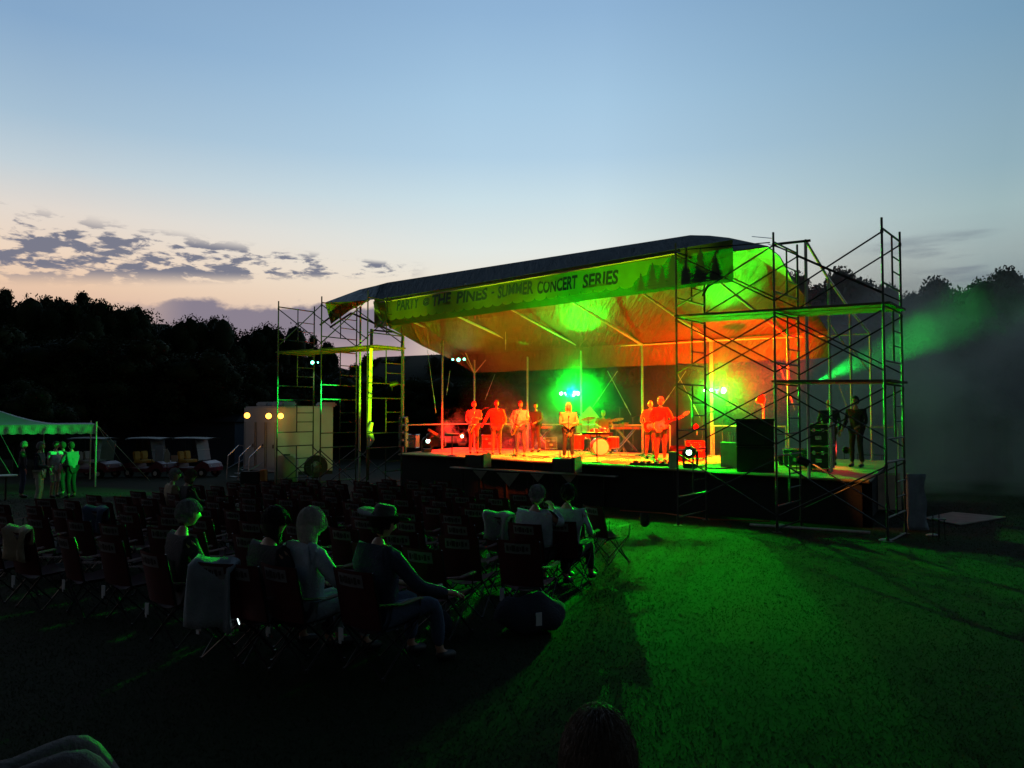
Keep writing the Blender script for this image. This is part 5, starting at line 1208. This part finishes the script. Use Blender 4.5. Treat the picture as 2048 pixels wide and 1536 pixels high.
# cables on the deck
for i, (pts) in enumerate([[(1055, 914), (1085, 917), (1100, 914), (1065, 912)], [(1285, 925), (1310, 930), (1340, 928), (1300, 922), (1288, 927)], [(1395, 934), (1430, 938), (1465, 936), (1500, 944)], [(1240, 912), (1262, 914), (1280, 910), (1300, 914)]]):
    m = MB(); P = [deck(a_, b_, .012) for a_, b_ in pts]; Q = []
    for a_, b_ in zip(P, P[1:]):
        for k_ in range(5): Q.append(a_.lerp(b_, k_/5)+Vector((random.uniform(-.04, .04), random.uniform(-.06, .06), 0)))
    m.tube(Q+[P[-1]], .012, 5); o = m.build('cable', rubber); tag(o, ['black cable looped left of the singer', 'tangled cable at the feet of the guitarists', 'cable running to the big speaker stack', 'cable between the keyboard and the bass player'][i], 'cable', 'cables on the deck')
t = thing('pedal_board', 'pedal board on the deck before the guitar pair', 'pedal board', deck(1306, 930), -.5); m = MB(); m.box((0, 0, .03), (1.2, .34, .05), None, .01); m.build('board', blkcase, t)
for i in range(6): m = MB(); m.box((-.48+.19*i, 0, .08), (.1, .16, .05), None, .008); m.build('pedal', [redc_, grncase][i % 2], t)

# ------------------------------------------------------------------ beside and below the stage
# pale board under the right tower
t = thing('plywood_sheet', 'large pale board leaning upright under the right scaffold tower', 'board', on_ground(1774, 1022), -.25); m = MB(); m.box((0, 0, .50), (.66, .02, .92), Matrix.Rotation(-.08, 3, 'X')); m.build('board', mat('pale_ply', (.70, .62, .46), .8, 0, .25, 2.5, .2, 20), t); m = MB(); m.tube([(.05, -.05, .02), (-.02, -.06, .82)], .014, 5); m.build('prop_stick', plank, t)
t = thing('cooler', 'small dark cooler with a pale lid and handle beside the pale board', 'cooler', on_ground(1724, 1018), -.2); m = MB(); m.box((0, 0, .13), (.36, .26, .24), None, .02); m.build('cooler_body', mat('cooler_green', (.04, .09, .07), .5, 0, .15, 5), t); m = MB(); m.box((0, 0, .27), (.39, .28, .05), None, .015); m.build('lid', wht, t); m = MB(); m.tube([(-.07, 0, .29), (-.07, 0, .37), (.07, 0, .37), (.07, 0, .29)], .012, 6); m.build('handle', wht, t)
t = thing('work_table', 'dark folding table behind the pale board at the end of the stage', 'table', on_ground(1775, 985)+Vector((0, 1.2, 0)), -.3); m = MB(); m.box((0, 0, 1.22), (.85, .5, .03)); m.build('table_top', black, t)
for x in (-.4, .4):
    for y in (-.2, .2): m = MB(); m.tube([(x, y, 0), (x, y, 1.2)], .016, 5); m.build('leg', black, t)
p = on_ground(1828, 1062); m = MB(); g = []
for i in range(14):
    v = i/13; g.append([(-.16-.02*v+.10*s+(.12*v*v)+.02*math.sin(v*12+s*2), .03*math.sin(s*2.2+v*5)+.10*v, 1.12*(1-v)+.01) for s in range(5)])
m.sheet(g); o = m.build('draped_tarp', mat('blue_grey_tarp', (.30, .38, .45), .7, 0, .25, 4, .4, 20), None, True); o.location = p; so = o.modifiers.new('s', 'SOLIDIFY'); so.thickness = .02; tag(o, 'blue-grey plastic sheet hanging from the right leg of the scaffold to the grass', 'tarp')
t = thing('plywood_board', 'pale panel lying flat on the grass right of the scaffold', 'panel', on_ground(1925, 1042), 0); m = MB()
c4 = [on_ground(*q)-t.location for q in ((1846, 1038), (1905, 1026), (2012, 1036), (1920, 1052))]; m.add([q+Vector((0, 0, .01)) for q in c4]+[q+Vector((0, 0, .03)) for q in c4], [(3, 2, 1, 0), (4, 5, 6, 7)]+[(i, (i+1) % 4, (i+1) % 4+4, i+4) for i in range(4)]); m.build('panel_sheet', mat('pale_panel', (.42, .36, .32), .9, 0, .25, 3, .3, 40), t); m = MB(); m.box((-.1, -.1, .006), (1.5, .06, .012), .2); m.build('batten', plank, t)
t = thing('garden_stool', 'small dark stool standing on the grass by the pale panel', 'stool', on_ground(1878, 1078), .2); m = MB(); m.box((0, 0, .36), (.17, .17, .02)); m.build('seat', black, t)
for x in (-.07, .07):
    for y in (-.07, .07): m = MB(); m.tube([(x, y, 0), (x*.9, y*.9, .44 if y > 0 else .36)], .009, 5); m.build('leg', black, t)
for i, (px, py) in enumerate([(1864, 1072), (1770, 1082), (1400, 1006), (1560, 1052)]):
    m = MB(); m.ball((0, 0, .02), .09, 9, (1.3, .7, .3)); o = m.build('litter_bag', tagm); o.location = on_ground(px, py); tag(o, ['white scrap on the grass by the small stool', 'pale scrap under the right scaffold foot', 'pale scrap on the grass below the right amplifier', 'pale scrap on the grass below the black speaker stack'][i], 'scrap', 'pale scraps on the grass')
# clutter under the right end of the deck
for i, (px, py, w, h_) in enumerate([(1480, 965, .5, .25), (1520, 972, .35, .2), (1575, 975, .6, .3), (1612, 985, .3, .35), (1650, 985, .5, .22)]):
    t = thing('storage_crate', 'dark crate in the shade under the deck, %s from the left' % ordn(i+1), 'crate', on_ground(px, py+22), random.uniform(-.6, .2), 'crates under the right end of the deck'); m = MB(); m.box((0, 0, h_/2), (w, .35, h_), None, .015); m.build('crate_body', cl('crate%d' % i, ((.05, .07, .08), (.12, .12, .11), (.05, .05, .05), (.2, .2, .2), (.06, .08, .07))[i]), t); m = MB(); m.box((0, 0, h_+.012), (w*1.05, .37, .02)); m.build('lid', grncase, t)
m = MB(); a, b_ = on_ground(1500, 1052), on_ground(1740, 1068); m.tube([a+Vector((0, 0, .03)), b_+Vector((0, 0, .03))], .03, 6); o = m.build('ground_pipe', pole_m); tag(o, 'long pale pipe lying on the grass in front of the right stage end', 'pipe')
m = MB(); m.tube([on_ground(1240, 1022)+Vector((0, 0, .015)), on_ground(1330, 1028)+Vector((0, 0, .015)), on_ground(1420, 1040)+Vector((0, 0, .015)), on_ground(1540, 1044)+Vector((0, 0, .015))], .016, 5); o = m.build('cable', mat('orange_cord', (.35, .07, .03), .6, 0, .1, 5)); tag(o, 'orange cord lying along the grass edge before the stage', 'cord')

# ------------------------------------------------------------------ washroom trailer
cA, cB, cC = at(487, 940, 34.6), at(554, 946, 32.6), at(665, 944, 33.6)
g0 = gz(0, 33); tp = 2.05+.30
A2, B2, C2 = v2(cA.x, cA.y), v2(cB.x, cB.y), v2(cC.x, cC.y); D2 = A2+(C2-B2)
t = thing('washroom_trailer', 'white washroom trailer with three yellow door lights left of the stage', 'trailer', B2+Vector((0, 0, g0)))
wt = mat('trailer_white', (.50, .50, .50), .55, 0, .1, 1.2); wl = mat('trailer_line', (.10, .10, .10), .6, 0, .1, 4)
def tb(m, nm, mt, pr=None):
    o = m.build(nm, mt, pr or t)
    o.location = -t.location if pr is None else Vector((0, 0, 0)); return o
m = MB(); pl = [A2, B2, C2, D2]; m.prism([(q.x, q.y) for q in pl], g0+.42, tp); body = tb(m, 'trailer_body', wt)
m = MB(); m.prism([((q.x*.985+t.location.x*.015), q.y+.1) for q in pl], tp, tp+.06); tb(m, 'roof', wt)
def on_face(P, Q, s, z, out=.01):
    d = (Q-P); n_ = Vector((d.y, -d.x, 0)).normalized(); n_ = n_ if n_.y < 0 else -n_; return Vector((P.x+d.x*s, P.y+d.y*s, z))+n_*out
ang1 = math.atan2((B2-A2).y, (B2-A2).x); ang2 = math.atan2((C2-B2).y, (C2-B2).x); L1 = (B2-A2).length
for i, (s0, s1) in enumerate([(.06, .36), (.42, .66), (.72, .96)]):
    c = on_face(A2, B2, (s0+s1)/2, g0+1.55, .02); m = MB(); m.box(c, (L1*(s1-s0), .03, 1.95), Matrix.Rotation(ang1, 3, 'Z')); dd_ = tb(m, 'door', mat('door_white', (.46, .46, .47), .5, 0, .08, 2))
    m = MB(); m.box(on_face(A2, B2, s1-.05, g0+1.5, .05), (.05, .04, .16), Matrix.Rotation(ang1, 3, 'Z')); tb(m, 'handle', black, dd_)
    m = MB()
    for q in (s0, s1): m.box(on_face(A2, B2, q-.005, g0+1.55, .038), (.025, .01, 1.95), Matrix.Rotation(ang1, 3, 'Z'))
    tb(m, 'door_gap', wl, dd_)
    e = on_face(A2, B2, s0+.02, 0, .1); n_ = (on_face(A2, B2, s0, 0, 1)-on_face(A2, B2, s0, 0, 0))
    m = MB(); z_ = g0+.5; q0 = e; m.tube([q0+Vector((0, 0, z_+.95)), q0+n_*.25+Vector((0, 0, z_+1.0)), q0+n_*.75+Vector((0, 0, z_+.55)), q0+n_*.8+Vector((0, 0, g0+.05))], .02, 6); m.tube([q0+n_*.05+Vector((0, 0, z_+.35)), q0+n_*.78+Vector((0, 0, z_+.0))], .015, 5); tb(m, 'handrail', chrome)
    m = MB()
    for k_ in range(3): cc = on_face(A2, B2, (s0+s1)/2, g0+.4-.13*k_, .18+.26*k_); m.box(cc, (L1*(s1-s0)*.8, .26, .03), Matrix.Rotation(ang1, 3, 'Z'))
    tb(m, 'steps', scaf)
for i, p in enumerate(TR_L):
    m = MB(); m.ball((p.x, p.y-.05, p.z), .12, 12); lm_ = tb(m, 'door_lamp', lampy); 
for s, r in ((.15, .38), (.62, .36)):
    m = MB(); c = A2.lerp(B2, s)+Vector((.6, .8, 0)); m.box((c.x, c.y, tp+.16), (1.0, .7, .22), ang1, .06); tb(m, 'roof_vent', wt)
m = MB(); c = B2.lerp(C2, .8)+Vector((0, .7, 0)); m.box((c.x, c.y, tp+.14), (.8, .6, .2), ang2, .06); tb(m, 'roof_vent', wt)
c = on_face(B2, C2, .68, g0+.62, .14); nn_ = (on_face(B2, C2, .5, 0, 1)-on_face(B2, C2, .5, 0, 0))
m = MB(); m.lathe(c, [(.2, -.1), (.46, -.11), (.5, -.05), (.5, .06), (.46, .11), (.26, .1), (.24, .06), (.06, .06)], 22, nn_); w_ = tb(m, 'wheel', rubber); m = MB(); m.lathe(c, [(.25, -.02), (.24, .07), (.05, .08)], 14, nn_); tb(m, 'rim', chrome, w_)
m = MB(); m.box(on_face(B2, C2, .5, g0+.36, -.1), ((C2-B2).length*.98, .4, .14), ang2); tb(m, 'chassis', black)
t2 = thing('water_tank', 'cream plastic tank standing against the washroom trailer', 'tank', at(573, 948, 31.2)*1.0, .0); t2.location.z = gz(0, 31.2)
m = MB(); m.box((0, 0, .58), (.80, .7, 1.14), None, .08); m.build('tank_body', mat('tank_cream', (.55, .48, .34), .5, 0, .12, 2), t2, True); m = MB(); m.lathe((0, 0, 1.14), [(.14, 0), (.14, .06)], 12); m.build('cap', black, t2)
t2 = thing('waste_bin', 'dark low bin with an orange panel beside the trailer steps', 'bin', Vector((at(503, 935, 31.5).x, 31.5, gz(0, 31.5))), .0); m = MB(); m.box((0, 0, .25), (.75, .5, .5), None, .03); m.build('bin_body', black, t2); m = MB(); m.box((.5, 0, .28), (.2, .4, .56), None, .02); m.build('side_panel', mat('orange_panel', (.5, .2, .05), .6, 0, .1, 4), t2)

# ------------------------------------------------------------------ golf carts
def make_cart(nm, label, seatm, px, py_roof, Y, rz):
    p = at(px, py_roof, Y); t = thing('golf_cart', label, 'golf cart', (p.x, p.y, gz(p.x, p.y)), rz, 'golf carts parked in a line')
    bodym = mat('cart_maroon', (.16, .03, .05), .35, 0, .15, 3)
    m = MB(); m.prism([(-1.15, .32), (-1.12, .62), (-.75, .70), (-.70, .45), (.25, .40), (.55, .62), (.80, .78), (1.12, .66), (1.22, .48), (1.2, .30), (.95, .26), (-1.0, .26)], -.52, .52, Matrix(((1, 0, 0, 0), (0, 0, 1, 0), (0, 1, 0, 0), (0, 0, 0, 1)))); m.build('cart_body', bodym, t)
    m = MB(); g = [[(x, y, 1.86+.05*(1-(y/.56)**2)-.03*abs(x)**2) for y in (-.56, -.3, 0, .3, .56)] for x in (-1.0, -.5, 0, .5, 1.05)]; m.sheet(g); m.sheet([[(a_, b_, c_-.045) for a_, b_, c_ in r] for r in g]); m.build('roof', mat('cart_roof', (.42, .40, .34), .6, 0, .1, 3), t, True)
    for x, x2 in ((-.85, -.95), (.55, .30)):
        for y in (-.48, .48): m = MB(); m.tube([(x, y, .6), (x2, y, 1.85)], .016, 5); m.build('roof_post', black, t)
    m = MB(); m.box((-.35, 0, .74), (.48, .96, .14), None, .04); st_ = m.build('seat', seatm, t)
    for y in (-.24, .24): m = MB(); m.box((-.60, y, 1.02), (.12, .42, .40), Matrix.Rotation(-.15, 3, 'Y'), .04); m.build('backrest', seatm, t)
    m = MB(); m.box((.47, 0, 1.28), (.012, .92, .98), Matrix.Rotation(.2*-1, 3, 'Y')); m.build('windscreen', mat('clear_screen', (.42, .48, .52), .25, 0, .05, 3, alpha=.45), t)
    m = MB(); m.box((.47, 0, 1.3), (.03, .95, .02)); m.build('screen_bar', pole_m, t)
    m = MB(); m.lathe((.22, -.22, 1.0), [(.16, -.01), (.175, 0), (.16, .01), (.15, 0)], 14, (-.6, 0, .8)); m.tube([(.22, -.22, 1.0), (.5, -.22, .72)], .015, 5); m.build('steering_wheel', black, t)
    for x in (-.78, .82):
        for y in (-.52, .52): m = MB(); m.lathe((x, y-.06*0, .22), [(.10, -.09), (.215, -.085), (.23, -.04), (.23, .04), (.215, .085), (.1, .09)], 16, (0, 1, 0)); w = m.build('wheel', rubber, t); m = MB(); m.lathe((x, y, .22), [(.11, -.095), (.11, .095)], 10, (0, 1, 0)); m.build('rim', white, w)
    for y in (-.36, .36): m = MB(); m.ball((1.17, y, .56), .06, 8, (.5, 1, .7)); m.build('headlight', white, t)
    return t
cream = mat('seat_cream', (.45, .38, .30), .7, 0, .1, 4); yel = mat('seat_yellow', (.62, .36, .04), .7, 0, .1, 4)
make_cart('g', 'golf cart with cream seats, leftmost, partly behind the tent pole', cream, 188, 872, 36.5, -.25)
make_cart('g', 'golf cart with yellow seats and papers in front, middle of the three', yel, 302, 877, 37, -.3)
make_cart('g', 'golf cart with yellow seats parked rightmost with clear windscreen', yel, 390, 878, 37.5, -.25)
for px, py, w, h_, a_, lab in ((216, 900, .62, .92, .12, 'pale board with lines leaning on the leftmost golf cart'), (318, 907, .38, .72, 0, 'pale blue poster standing before the middle golf cart')):
    p = at(px, py, 35.6); m = MB(); m.box((0, 0, 0), (w, .02, h_), Matrix.Rotation(a_, 3, 'Y')); m.box((0, -.012, .02), (w*.98, .004, .02), Matrix.Rotation(a_, 3, 'Y')); o = m.build('notice_board', mat('board_blue', (.30, .36, .42), .7, 0, .12, 3)); o.location = p; tag(o, lab, 'board', 'boards by the golf carts')
p = at(334, 912, 35.5); t = thing('small_house_sign', 'small pale sign with a pointed top beside the blue poster', 'sign', p); m = MB(); m.prism([(-.12, -.3), (.14, -.3), (.14, .1), (.0, .36), (-.12, .12)], -.01, .01, Matrix(((1, 0, 0, 0), (0, 0, 1, 0), (0, 1, 0, 0), (0, 0, 0, 1)))); m.build('panel', mat('sign_pale', (.42, .44, .38), .7, 0, .1, 4), t); m = MB(); m.tube([(0, .02, -.3), (0, .02, -.9)], .015, 5); m.build('post', black, t); m = MB(); m.box((.3, .1, -.12), (.3, .02, .3)); m.build('side_card', cream, t)
t.name = 'pointed_sign'
# low dark building far behind the carts
bl_ = thing('shed', 'long low dark blue shed behind the golf carts', 'shed', Vector((at(355, 880, 56).x, 56, gz(0, 56)))); m = MB(); m.box((0, 1, 1.2), (9, 4, 3.6)); m.build('wall', mat('shed_blue', (.03, .045, .075), .8, 0, .2, .8), bl_)
m = MB(); m.prism([(-2.6, 3.0), (2.6, 3.0), (0, 4.0)], -4.8, 4.8, Matrix.Translation((0, 1, 0)) @ Matrix(((0, 0, 1, 0), (1, 0, 0, 0), (0, 1, 0, 0), (0, 0, 0, 1)))); m.build('roof', mat('shed_roof', (.03, .035, .045), .8, 0, .2, 1), bl_); m = MB(); m.box((2, -1.02, .9), (1, .05, 2.2)); m.build('door', black, bl_)
# ------------------------------------------------------------------ white tent at the left
eL, eR = at(-160, 851, 29.5), at(193, 848.5, 29.5); zc = eR.z; dep = 5.5
t = thing('event_tent', 'white pole tent with a scalloped valance lit bright green at the left edge', 'tent', (eR.x, eR.y, gz(0, 29.5)))
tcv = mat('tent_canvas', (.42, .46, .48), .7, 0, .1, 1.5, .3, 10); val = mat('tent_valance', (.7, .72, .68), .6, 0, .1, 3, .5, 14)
W_ = (eR-eL).length; pk = at(-60, 800, 31.5)
def tt(m, nm, mt, sm=False): o = m.build(nm, mt, t, sm); o.location = -t.location; return o
m = MB(); eB = at(182, 849, 29.5+dep); eB.z = zc; cs = [eR, eL, eL+Vector((-1.2, dep, 0)), eB]
for a, b_ in ((0, 1), (1, 2), (2, 3), (3, 0)):
    rows = []
    for k_ in range(9):
        f = k_/8; rows.append([cs[a].lerp(cs[b_], s/10).lerp(pk, f)+Vector((0, 0, -.42*math.sin(f*math.pi)*(1-.3*f))) for s in range(11)])
    m.sheet(rows)
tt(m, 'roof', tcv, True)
for a, b_ in ((0, 1), (3, 0)):
    m = MB(); top_, bot_ = [], []; P, Q = cs[a], cs[b_]; nseg = 96
    d_ = (Q-P).normalized(); n_ = Vector((d_.y, -d_.x, 0)); 
    for i in range(nseg+1):
        s = i/nseg; q = P.lerp(Q, s); wv = .035*math.sin(s*60)+.02*math.sin(s*37+1); top_.append(q); bot_.append(q+n_*wv+Vector((0, 0, -.33-.045*abs(math.sin(s*math.pi*18)))))
    mid_ = [u.lerp(v, .5)+n_*.03*math.sin(i*.9) for i, (u, v) in enumerate(zip(top_, bot_))]
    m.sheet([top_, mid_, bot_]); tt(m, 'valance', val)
for c in cs: m = MB(); m.tube([(c.x, c.y, gz(c.x, c.y)), c+Vector((0, 0, .1))], .03, 7); tt(m, 'pole', pole_m)
m = MB(); c = at(88, 860, 30.5); m.tube([(c.x, c.y, gz(0, 30.5)), c], .02, 6); tt(m, 'pole', pole_m)
for q in ((300, 962), (262, 955), (50, 925), (20, 912)):
    g_ = on_ground(*q) if q[0] > 200 else at(q[0], q[1]+35, 29); st0 = cs[0] if q[0] > 200 else at(q[0]-50, 866, 29.4)
    m = MB(); m.tube([st0, g_], .012, 4); tt(m, 'guy_rope', pole_m)
# folded umbrella / small things under the tent
p = Vector((at(12, 950, 23).x, 23, gz(0, 23))); t = thing('barrel_table', 'small round table at the left edge under the tent', 'table', p); m = MB(); m.lathe((0, 0, .72), [(.3, 0), (.3, .03)], 16); m.build('table_top', white, t); m = MB(); m.tube([(0, 0, 0), (0, 0, .72)], .03, 6); m.build('leg', black, t)
# phones and bright bits in the audience
scr = mat('phone_glow', (.7, .8, .8), .4, var=0, emit=(.7, .9, .9), es=2.2)
for i, (px, py, Y, w, h_) in enumerate([(477, 1243, 6.2, .006, .05), (240, 1093, 8.4, .006, .03)]):
    m = MB(); m.box((0, 0, 0), (w, .012, h_), Matrix.Rotation(-.35, 3, 'Y'), .001); o = m.build('phone', scr); o.location = at(px, py, Y); tag(o, ['lit edge of a phone hanging below the blanket chair', 'tiny lit phone among the left chairs'][i], 'phone', 'phones in the audience')

# ------------------------------------------------------------------ smoke volumes
def vol_box(name, lo_, hi_, mt, label, rz=0.):
    c = (Vector(lo_)+Vector(hi_))/2; d = Vector(hi_)-Vector(lo_); m = MB(); m.box((0, 0, 0), d); o = m.build(name, mt); o.location = c; o.rotation_euler = (0, 0, rz); tag(o, label, 'smoke', kind='stuff'); return o
sm1 = smoke_mat('stage_haze_volume', .028, (.95, .95, .95), .42, .30, .75, {2: (0, 0, .80, 1), 0: (0, .12, .9, 1), 1: (0, .15, .8, 1)}, base=.004)
o = vol_box('smoke', (0, 0, 0), (13.6, 4.2, 3.6), sm1, 'thin stage smoke glowing green and orange behind the band', R(-34.2))
o.location = (rear(3).x+.2, rear(3).y+.2, DECK+1.85)
def glow_smoke(name, dens):
    m = smoke_mat(name, dens, nscale=1.3, lo=.15, hi=.8, floor={}); t = m.node_tree; v = [n for n in t.nodes if n.type == 'PRINCIPLED_VOLUME'][0]
    src = v.inputs['Density'].links[0].from_socket; g = N(t, 'ShaderNodeTexCoord'); ln = N(t, 'ShaderNodeVectorMath'); ln.operation = 'DISTANCE'; ln.inputs[1].default_value = (.5, .5, .5); t.links.new(g.outputs['Generated'], ln.inputs[0])
    fo = M_(t, 'POWER', M_(t, 'SUBTRACT', 1., sstep(t, ln.outputs['Value'], .02, .5)), 1.6); t.links.new(M_(t, 'MULTIPLY', src, fo), v.inputs['Density']); return m
gs = glow_smoke('lamp_smoke_volume', .24)
for b_, r_, l_ in ((BAR1, 2.7, 'green glowing cloud of smoke round the bright light bar above the singer'), (BAR2, 2.3, 'green glowing cloud of smoke round the light bar behind the right tower'), (at(1690, 745, 23.2), 1.4, 'small green glowing cloud of smoke right of the canopy edge')):
    o = vol_box('smoke', (0, 0, 0), (2*r_*1.15, 2*r_*.8, 2*r_), gs, l_, R(-34)); o.location = b_+Vector((.15, -.5, .1))
sm2 = smoke_mat('smoke_puff_volume', 1.1, (.95, .95, .95), 1.6, .50, .66, {2: (0, .1, .35, 1), 0: (0, .25, .75, 1), 1: (0, .2, .8, 1)})
o = vol_box('smoke', (0, 0, 0), (3.4, 1.6, 2.0), sm2, 'dense curling puff of green smoke behind the second and third musicians', R(-34)); p = at(1060, 850, 28.9); o.location = p
o = vol_box('smoke', (0, 0, 0), (1.5, 1.0, 1.4), sm2, 'small orange puff of smoke beside the red lamp', R(-34)); p = at(905, 850, 28.2); o.location = p
sm3 = smoke_mat('drifting_smoke_volume', .27, (.84, .84, .85), .24, .40, .66, {0: (.02, .36, .85, 1), 1: (0, .25, .8, 1), 2: (-.1, 0, .35, .95)}, aniso=.1)
o = vol_box('smoke', (7.5, 20.5, -1.2), (26, 40, 9.5), sm3, 'grey smoke drifting to the right behind the scaffold and over the trees', 0)
# unseen housings put in for every wash light
for i, (nm, p, q, c) in enumerate(CANS):
    d = (q-p).normalized(); up_ = nm != 'truss_wash'
    t = thing('par_can', 'unseen black par can %s, %s from left' % ('on the deck' if up_ else 'on the pipe behind the banner', ordn(1+sum(1 for n2, p2, _, _ in CANS if (n2 != 'truss_wash') == up_ and px_of(p2)[0] < px_of(p)[0]))), 'stage light', p-d*.06, 0, 'par cans on the deck' if up_ else 'par cans behind the banner')
    m = MB(); m.lathe(-d*.26, [(.04, 0), (.085, .04), (.09, .24), (.095, .25), (.08, .25), (.06, .12)], 12, d); m.build('housing', black, t, True)
    m = MB(); m.tube([-d*.15+Vector((-.11, 0, 0)), -d*.15+Vector((-.11, 0, -.22 if up_ else .22)), -d*.15+Vector((.11, 0, -.22 if up_ else .22)), -d*.15+Vector((.11, 0, 0))], .01, 5); m.build('bracket', black, t)
m = MB(); m.tube([at(850, 628, 24.7), at(1080, 588, 22.2), at(1330, 556, 18.2), at(1400, 549, 18.0)], .03, 6); o = m.build('lamp_pipe', scaf); tag(o, 'dark pipe behind the banner carrying the wash lights', 'pipe')
for p_, q_, lab in ((TENTL, Vector((-15, 26, .9)), 'added black lamp on the left tower aimed at the tent'), (POLEL, Vector((-4.3, 23.6, 2.2)), 'added black lamp before the stage aimed up at the lime pole'))+tuple((a_, b_, 'added black flood lamp before the stage aimed at the banner, %s of three' % c_) for a_, b_, c_ in BANNER_FILLS):
    d = (q_-p_).normalized(); t = thing('added_lamp', lab, 'lamp', p_); m = MB(); m.lathe(-d*.2, [(.04, 0), (.085, .04), (.09, .24), (.095, .25), (.08, .25), (.06, .12)], 12, d); m.build('housing', black, t, True); m = MB(); m.tube([(0, 0, -.05), (.0, .12, -.2)], .012, 5); m.build('bracket', black, t)  # housings for the added tent, pole and banner lamps
clamp_lamp(1630, 765, 23.3, .05, 'clamp lamp on the rear right pole sending the green beam to the right', 'lamps along the left eave')
print('chairs', NCH[0])
